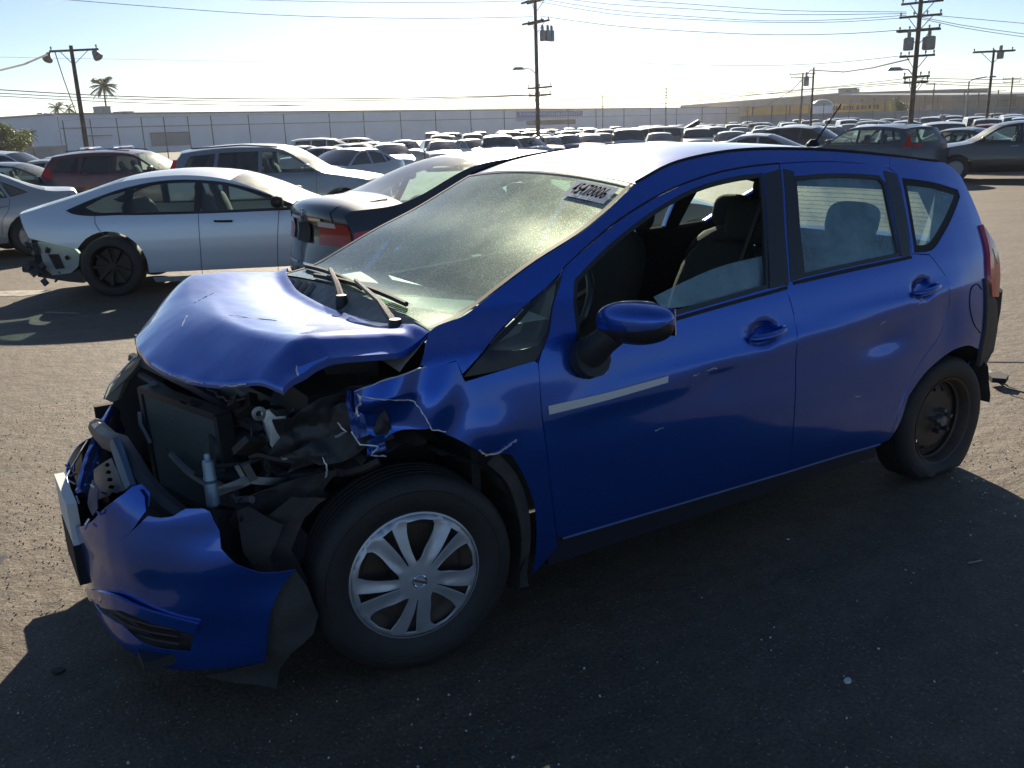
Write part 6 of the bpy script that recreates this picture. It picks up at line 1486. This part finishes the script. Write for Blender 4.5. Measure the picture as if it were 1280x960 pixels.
arm(Rr_, pr, 1145, 50, 3, 1.9, RAX-40, 4); arm(Rr_, pr, 1144, 50, 20, 1.9, RAX-35, 4); arm(Rr_, pr, 1143, 50, 38, 1.9, RAX-35, 5, True); arm(Rr_, pr, 1140, 50, 70, 1.6, RAX-35, 5); arm(Rr_, pr, 1139, 50, 96, 1.3, RAX-50, 4); arm(Rr_, pr, 1139, 50, 103, 1.2, RAX-50, 3)
can(Rr_, pr, 1142, 50, 63, -.42, RAX, .58, .24); can(Rr_, pr, 1142, 50, 63, .55, RAX, .62, .30); lamp_arm(Rr_, pr, 1140, 50, 87, .65, RAX+180)
Lp, pl_, hl_ = pole(104.5, 52, 57, 'wooden utility pole at left with two floodlights on its crossarm', .14)
u_, z_ = arm(Lp, pl_, 92, 52, 62.5, 2.6, RAX-8, 2, False)
for s_, tilt in ((-1, 1), (1, -1)):
    q = u_*s_*1.25+Vector((0, 0, z_-.05)); fl_ = MB().lathe([(0, .25), (.12, .25), (.22, -.05), (.24, -.14), (.20, -.16), (0, -.10)], 14, (0, 0, 0), 'Z').build('floodlight', GV, Lp, True, auto=40)
    fl_.location = q+u_*s_*.05+Vector((0, 0, -.25)); fl_.rotation_euler = (R(35), R(25*s_), 0)
W1, pw, hw_ = pole(1013, 72, 84.5, 'lone slim wooden pole standing in front of the yellow shed', .10)
can(W1, pw, 1013, 72, 103, -.5, RAX, .45, .14)
P2, p2_, h2_ = pole(1000, 130, 91, 'distant pole with broad crossarm just left of the lone slim pole', .15)
arm(P2, p2_, 1000, 130, 92.5, 3.4, RAX, 4); arm(P2, p2_, 1000, 130, 97, 3.0, RAX, 3); can(P2, p2_, 1000, 130, 108, .5, RAX, 1.2, .35)
P3, p3_, h3_ = pole(1232, 66, 62.5, 'slim pole near the right edge with single crossarm and one transformer', .105)
arm(P3, p3_, 1238, 66, 64.5, 2.3, RAX-15, 3, True); can(P3, p3_, 1238, 66, 74, .42, RAX, .5, .2)
for px, yt, d, lab in ((832, 109.5, 190, 'far small pole right of the tall central pole, double crossarm'), (753.5, 118.5, 230, 'faint far pole just right of the blue banner'), (1259, 97, 150, 'far pole with crossarm at the right edge above the brown building'), (1219, 113.5, 190, 'short far pole with crossarms left of the slim right pole'), (1243, 112.5, 180, 'short far pole just right of the slim right pole'), (1163, 104, 170, 'thin far pole on the brown warehouse skyline'), (1201, 114, 210, 'tiny far pole beside the street lamp')):
    q_, pq, hq = pole(px, d, yt, lab, .14); arm(q_, pq, px, d, yt+1.5, 2.6, RAX, 3, br=False)
    if px in (832, 1219, 1259): arm(q_, pq, px, d, yt+6, 2.4, RAX, 3, br=False)
# street lamps
def street_lamp(px, d, ytop, side, label):
    p = at(px, d); h = at(px, d, ytop).z-p.z; o = empty('street_lamp', p, 0, label, 'street lamp'); u = Vector((math.cos(R(RAX)), math.sin(R(RAX)), 0))*side
    MB().tube([(0, 0, 0), (0, 0, h*.93), Vector((0, 0, h*.97))+u*.6, Vector((0, 0, h))+u*1.8], .07, 6).build('lamp_post', GV, o, True)
    MB().box(Vector((0, 0, h))+u*2.2, (.9, .3, .16), Euler((0, 0, R(RAX))).to_matrix(), taper=.7).build('lamp_head', GV, o)
street_lamp(1205.5, 105, 97, 1, 'street lamp with a curved arm left of the slim right pole'); street_lamp(74, 140, 141, -1, 'small street lamp at the warehouse left corner')

# wires: hung between far-apart supports, drawn as sagging cables
def wire(pts, label, r_=.012, d=58, name='overhead_wire', d1=None):
    P = outline([(x, y) for x, y in pts], 40, closed=False, cang=60); n = len(P); V = []
    for i, (x, y) in enumerate(P): V.append(at(x, d+((d1 or d)-d)*i/(n-1), y))
    o = MB().tube(V, r_*1.55, 4).build(name, WI, None, True); tag(o, label, 'overhead wire', 'wires strung between the utility poles'); return o
wire([(40, -4), (200, 9), (350, 19), (545, 23), (666, 21)], 'thin overhead wire crossing the upper left sky to the central pole', .012, 56, d1=58)
wire([(150, -6), (400, 2), (560, 3), (661, 1)], 'thin wire along the very top edge of the sky left of the central pole', .010, 56, d1=58)
for k, P in enumerate(([(671, -6), (760, 5), (860, 11), (980, 18), (1133, 17)], [(673, -2), (760, 12), (860, 20.5), (960, 26), (1060, 24), (1133, 19)], [(674, 2), (760, 17), (860, 24), (960, 28), (1060, 27), (1133, 22)], [(670, -10), (760, -2), (860, 5), (980, 13), (1133, 15)])):
    wire(P, ('highest', 'third', 'lowest', 'topmost faint')[k]+' wire of the upper bundle between the central and right poles', .011, 58, d1=50)
wire([(676, 20), (760, 31.5), (860, 39), (970, 43.5), (1060, 42), (1133, 37)], 'lone wire sagging below the upper bundle between the two tall poles', .013, 58, d1=50)
wire([(676, 71), (760, 77), (860, 81), (980, 81.5), (1060, 77), (1133, 69)], 'thin wire midway up the sky between the two tall poles', .010, 58, d1=50)
wire([(1013, 87.5), (1055, 90), (1090, 85), (1136, 74)], 'heavy cable drooping from the lone slim pole to the right pole', .028, 72, d1=50)
wire([(1013, 88), (990, 113), (960, 131), (930, 139)], 'guy cable curving down left from the lone slim pole', .02, 72, d1=110)
for k, (P, r_) in enumerate((([(-20, 111), (130, 119.5), (300, 123.5), (540, 122), (667, 118.5)], .022), ([(-20, 115.5), (130, 123), (300, 126.5), (540, 124), (667, 119)], .018), ([(-20, 119), (130, 127), (300, 131.5), (420, 131)], .016), ([(300, 131), (500, 135), (640, 135.5), (760, 133), (860, 127), (1000, 113), (1135, 102)], .014))):
    wire(P, ('highest', 'second', 'lowest')[k]+' wire of the low bundle across the left sky over the warehouse' if k < 3 else 'low wire running past the central pole and rising to the right pole', r_, 60, d1=56 if k < 3 else 50)
wire([(676, 118), (760, 120.5), (860, 118.5), (1000, 112), (1135, 98)], 'wire rising gently from the central pole low arm to the right pole', .012, 58, d1=50)
wire([(676, 120), (760, 123), (860, 121.5), (1000, 115), (1135, 104)], 'second low wire just beneath the gently rising one', .012, 58, d1=50)
for k, P in enumerate(([(1144, 17), (1210, 23), (1300, 31)], [(1144, 20), (1200, 31), (1300, 45)], [(1145, 22), (1200, 34), (1300, 49)])):
    wire(P, ('upper', 'middle', 'lower')[k]+' wire of the bundle falling right from the right pole top', .010, 50, d1=60)
for k, P in enumerate(([(1140, 97.5), (1210, 99), (1300, 100)], [(1140, 100), (1210, 103.5), (1300, 106)], [(1140, 103), (1210, 107), (1300, 108.5)])):
    wire(P, ('upper', 'middle', 'lower')[k]+' of three level wires right of the right pole near the skyline', .013, 50, d1=60)
wire([(-20, 91), (0, 88), (30, 80.5), (59, 68)], 'thick cable swooping from the left edge up to the left pole crossarm', .03, 40, d1=52)
wire([(69, 66), (80, 100), (95, 141)], 'slanting guy cable left of the wooden pole with floodlights', .02, 52, d1=58)
wire([(-20, 71), (120, 73.5), (260, 76), (420, 79)], 'hair-thin wire across the sky behind the floodlight crossarm', .006, 60)
wire([(1140, 130), (1240, 108), (1300, 88)], 'faint slanting guy wire behind the street lamp at right', .008, 90) if False else None

# ------------------------------------------------------------------ trees
LFD = leafmat('leaf_dark', (.05, .08, .03)); LFG = leafmat('leaf_green', (.09, .12, .035)); PLM = leafmat('palm_leaf', (.055, .075, .03)); BK = M_('bark')
def leaves(mb, c, rx, ry, rz, n, size, rg):
    for _ in range(n):
        while True:
            v = Vector([rg.uniform(-1, 1) for _ in range(3)])
            if .25 < v.length < 1: break
        p = Vector((c[0]+v.x*rx, c[1]+v.y*ry, c[2]+v.z*rz)); s_ = size*rg.uniform(.5, 1.3); a = Vector([rg.uniform(-1, 1) for _ in range(3)]).normalized(); b = a.orthogonal().normalized()
        mb.add([p-a*s_, p+b*s_*.5, p+a*s_, p-b*s_*.5], [[0, 1, 2, 3]])
def tree(px, d, ytop, wpx, label, seed, m=LFG, ybase=None):
    rg = random.Random(seed); p = at(px, d); h = at(px, d, ytop).z-p.z; W_ = wpx/1126.43*d/2; o = empty('leafy_tree', p, 0, label, 'tree')
    tr = MB(); tr.tube([(0, 0, 0), (.1, 0, h*.25), (0, .1, h*.5)], lambda t: .22*(1-.5*t)*h/6, 8)
    cl = []
    for k in range(16):
        a = rg.uniform(0, 2*PI); r_ = rg.uniform(.15, .8)*W_; z = h*rg.uniform(.38, .86); cl.append((r_*math.cos(a), r_*math.sin(a), z)); tr.tube([(0, 0, h*rg.uniform(.2, .45)), Vector(cl[-1])*.6+Vector((0, 0, h*.15)), cl[-1]], lambda t: .05*(1-.7*t)*h/6, 5)
    tr.build('trunk', BK, o, True); mb = MB()
    for c in cl: leaves(mb, c, W_*.34, W_*.34, h*.14, 260, W_*.035+.03, rg)
    mb.build('crown', m, o)
tree(2, 92, 153, 62, 'leafy green tree at the far left edge', 3); tree(20, 100, 164, 34, 'lower bushy tree just right of the leafy tree at the left edge', 5)
tree(1122, 170, 119, 34, 'dark bushy tree between the brown buildings and the right tall pole', 9, LFD)
def palm(px, d, ytop, ybase, wpx, label, seed, trunk_r=.16, n=70, droop=1.0, crown_m=PLM):
    rg = random.Random(seed); p = at(px, d); ht = at(px, d, ytop).z-p.z; Rr = wpx/1126.43*d/2; hc = ht-Rr*.62; o = empty('palm_tree', p, 0, label, 'palm tree')
    MB().tube([(0, 0, 0), (.1, .05, hc*.5), (0, 0, hc)], lambda t: trunk_r*(1.2-.4*t), 8).build('trunk', BK, o, True)
    mb = MB(); dead = MB()
    for k in range(n):
        a = rg.uniform(0, 2*PI); e = rg.uniform(-.75, 1.35); L = Rr*rg.uniform(.8, 1.08); u = Vector((math.cos(a), math.sin(a), 0)); P = []
        for i in range(6):
            t = i/5; P.append(Vector((0, 0, hc))+u*L*t*math.cos(e*(1-.3*t))+Vector((0, 0, L*t*math.sin(e)-L*.35*t*t*droop)))
        q = mb if e > -.3 else dead
        for i in range(1, 6):
            b = P[i]-P[i-1]; sd_ = b.cross(Vector((0, 0, 1))).normalized() if b.length else u
            for s_ in (-1, 0, 1):
                for f in (0, .5):
                    c = P[i-1].lerp(P[i], f); tip = c+b.normalized()*L*.20+sd_*s_*L*.20+Vector((0, 0, -L*.10)); q.add([c, c.lerp(tip, .5)+Vector((0, 0, L*.02)), tip, c.lerp(tip, .5)-sd_*L*.03-Vector((0, 0, L*.03))], [[0, 1, 2, 3]])
    mb.build('crown', crown_m, o); dead.build('dead_fronds', mat('dead_frond', col=(.12, .10, .06), rough=.9), o)
palm(137, 175, 96, 140, 28, 'tall fan palm rising behind the warehouse roof, right of the wooden pole', 2)
palm(76, 190, 127, 145, 20, 'lower palm crown at the warehouse left corner', 4, n=30); palm(90, 200, 129, 145, 16, 'small ragged palm crown touching the wooden pole', 6, n=20)
palm(34, 130, 160, 189, 17, 'short stout palm between the left trees and the warehouse', 8, .42, n=40)

# ------------------------------------------------------------------ litter on the ground
RGD = random.Random(9)
def chip(nm, x, y, s_, m, label, cat, hgt=.006, seed=0, rz=0, grp=None):
    rg2 = random.Random(seed); P = [(math.cos(2*PI*k/9)*s_*rg2.uniform(.75, 1.1), math.sin(2*PI*k/9)*s_*rg2.uniform(.7, 1.1)) for k in range(9)]
    o = MB().prism([(a, b, 0) for a, b in P], (0, 0, hgt)).build(nm, m); o.location = (x, y, G(x, y)+.002); o.rotation_euler = (R(rg2.uniform(-8, 8)), R(rg2.uniform(-8, 8)), rz); tag(o, label, cat, grp); return o

LT = [(-.981, 1.564, .011, 'matte_white', 'round white plastic cap lying on the shaded asphalt at bottom right', 'bottle cap'),
      (-1.561, .83, .006, 'paper', 'tiny white chip nearest the blue car sill', 'debris'), (-1.197, 1.507, .004, 'paper', 'tiny white speck right of the round white cap', 'debris'),
      (-.976, 1.275, .004, 'paper', 'tiny white speck left of the round white cap', 'debris'), (-1.66, 1.671, .005, 'light_plastic', 'small pale chip near the lower right edge of the shaded ground', 'debris')]
for k, (x, y, s_, m, lab, ct) in enumerate(LT): chip('bottle_cap' if k == 0 else 'litter_chip', x, y, s_, M_(m), lab, ct, hgt=.008 if k == 0 else .003, seed=k)
o = MB().tube([(-1.93, 1.34, .004), (-1.955, 1.352, .006), (-1.985, 1.356, .004)], .0035, 5).build('litter_twig', M_('light_plastic'), None, True); tag(o, 'thin pale twig lying in the shade at right below the rear wheel', 'debris')
# things by the rear bumper: a strap end with a black clip and a cable
o = MB().prism([(-4.45, -.16, .006), (-4.40, -.13, .006), (-4.30, .07, .006), (-4.345, .05, .006)], (0, 0, .006)).build('litter_strip', M_('light_plastic')); tag(o, 'flat pale plastic strip on the ground behind the rear bumper', 'debris')
o = MB().prism([(-4.33, .04, .01), (-4.23, .02, .01), (-4.16, .10, .01), (-4.20, .16, .01), (-4.30, .12, .01)], (0, 0, .03)).build('broken_clip', SL); tag(o, 'black broken plastic clip at the end of the pale strip', 'debris')
o = MB().tube([(-4.18, .14, .01), (-4.12, .22, .01), (-4.10, .34, .012), (-4.16, .46, .01), (-4.3, .55, .01)], .006, 5).build('litter_cable', SL, None, True); tag(o, 'thin black cable curling off the right edge near the clip', 'debris')
# crumbs of glass sprinkled round the rear wheel and under the nose
cb = MB(); g2 = random.Random(77)
for k in range(390):
    if k < 300: x = g2.gauss(-3.05, .35); y = g2.gauss(.95, .30)
    elif k < 330: x = g2.gauss(.6, .35); y = g2.gauss(.9, .35)
    else: x = g2.uniform(-3, 1.2); y = g2.uniform(.9, 2.2)
    s_ = g2.uniform(.0012, .0034)*(1 if k > 520 else 1.2); cb.box((x, y, s_*.6), (s_*2, s_*1.6, s_*1.2), Euler((g2.random()*3, g2.random()*3, g2.random()*3)).to_matrix())
o = cb.build('glass_crumbs', mat('glass_crumb', col=(.55, .58, .56), rough=.15)); tag(o, 'sparkling crumbs of broken glass scattered round the rear wheel', 'broken glass', kind='stuff')
# loose grit on the sunlit ground at the left
gb = MB()
for k in range(2200):
    x = g2.uniform(.2, 1.9); y = g2.uniform(-3.2, .3) if g2.random() < .6 else g2.gauss(-.9, .35)
    s_ = g2.uniform(.0012, .0032); gb.box((x, y, s_*.5), (s_*2, s_*1.7, s_*1.3), Euler((g2.random()*3, g2.random()*3, g2.random()*3)).to_matrix())
o = gb.build('loose_grit', mat('grit', col=(.26, .22, .17), rough=.85, noise_amt=.4, noise_scale=40)); tag(o, 'loose grit and gravel on the sunlit ground left of the car nose', 'gravel', kind='stuff')
PLB = random.Random(31)
for k, (x, y, s_, m, lab) in enumerate(((.95, .15, .022, 'seal', 'small black plastic shard on the ground just off the bumper corner'), (1.12, -.15, .016, 'haze_lens', 'cloudy lens fragment on the sunlit ground left of the bumper'), (.75, 1.02, .020, 'black_plastic', 'black plastic shard in the shade below the bumper corner'), (.98, .72, .014, 'light_plastic', 'pale plastic shard in the shade left of the torn splash shield'), (.35, 1.20, .018, 'seal', 'black shard lying in the shade below the front wheel'))):
    chip('plastic_shard', x, y, s_, M_(m), lab, 'debris', hgt=.004, seed=40+k)
# stains, seams and worn paint
OIL = mat('oil_stain', col=(.045, .042, .04), rough=.45, noise_amt=.4, noise_scale=5)
def stain(x, y, rx, ry, m, label, seed, dz=.004):
    g3 = random.Random(seed); P = [(x+rx*math.cos(2*PI*k/14)*g3.uniform(.6, 1.15), y+ry*math.sin(2*PI*k/14)*g3.uniform(.6, 1.15)) for k in range(14)]
    o = ground_sheet('oil_stain', P, m, dz=dz, seg=.12); tag(o, label, kind='structure')
stain(1.18, -.75, .16, .26, OIL, 'dark oily patch on the sunlit ground left of the bumper', 4)
stain(-5.4, -1.0, .35, .16, OIL, 'dark oily patch on the sunlit ground beyond the rear bumper', 5)
o = ground_sheet('ground_seam', [(-3.9, -1.0), (-5.6, .45), (-5.62, .43), (-3.92, -1.02)], OIL, seg=.3, smooth=False); tag(o, 'thin seam between asphalt pours behind the rear bumper', kind='structure')
o = ground_sheet('worn_paint', [(.75, -9.3), (.35, -8.9), (.05, -8.95), (.0, -9.15), (.4, -9.5), (.8, -9.7)], STAIN, seg=.2); tag(o, 'worn pale paint patch on the ground by the pale sedan tail', kind='structure')
o = ground_sheet('worn_paint', [(.28, -7.35), (.0, -7.0), (-.02, -7.04), (.24, -7.4)], STAIN, seg=.1, smooth=False); tag(o, 'thin worn paint streak before the pale sedan rear wheel', kind='structure')

# ------------------------------------------------------------------ thin haze over the lot
hz = MB().box((-60, -90, .2), (900, 900, 8)); hz.V = [Vector((v.x, v.y, -1.8 if v.z < 0 else 17.0)) for v in hz.V]
HM = bpy.data.materials.new('haze'); HM.use_nodes = True; HN = HM.node_tree.nodes; HN.remove(HN['Principled BSDF'])
pv = HN.new('ShaderNodeVolumePrincipled'); pv.inputs['Color'].default_value = (.93, .95, 1, 1); pv.inputs['Density'].default_value = .00019; pv.inputs['Anisotropy'].default_value = .55
HM.node_tree.links.new(pv.outputs[0], HN['Material Output'].inputs['Volume'])
ho = hz.build('haze', HM); tag(ho, kind='stuff', label='thin bright haze hanging over the lot')
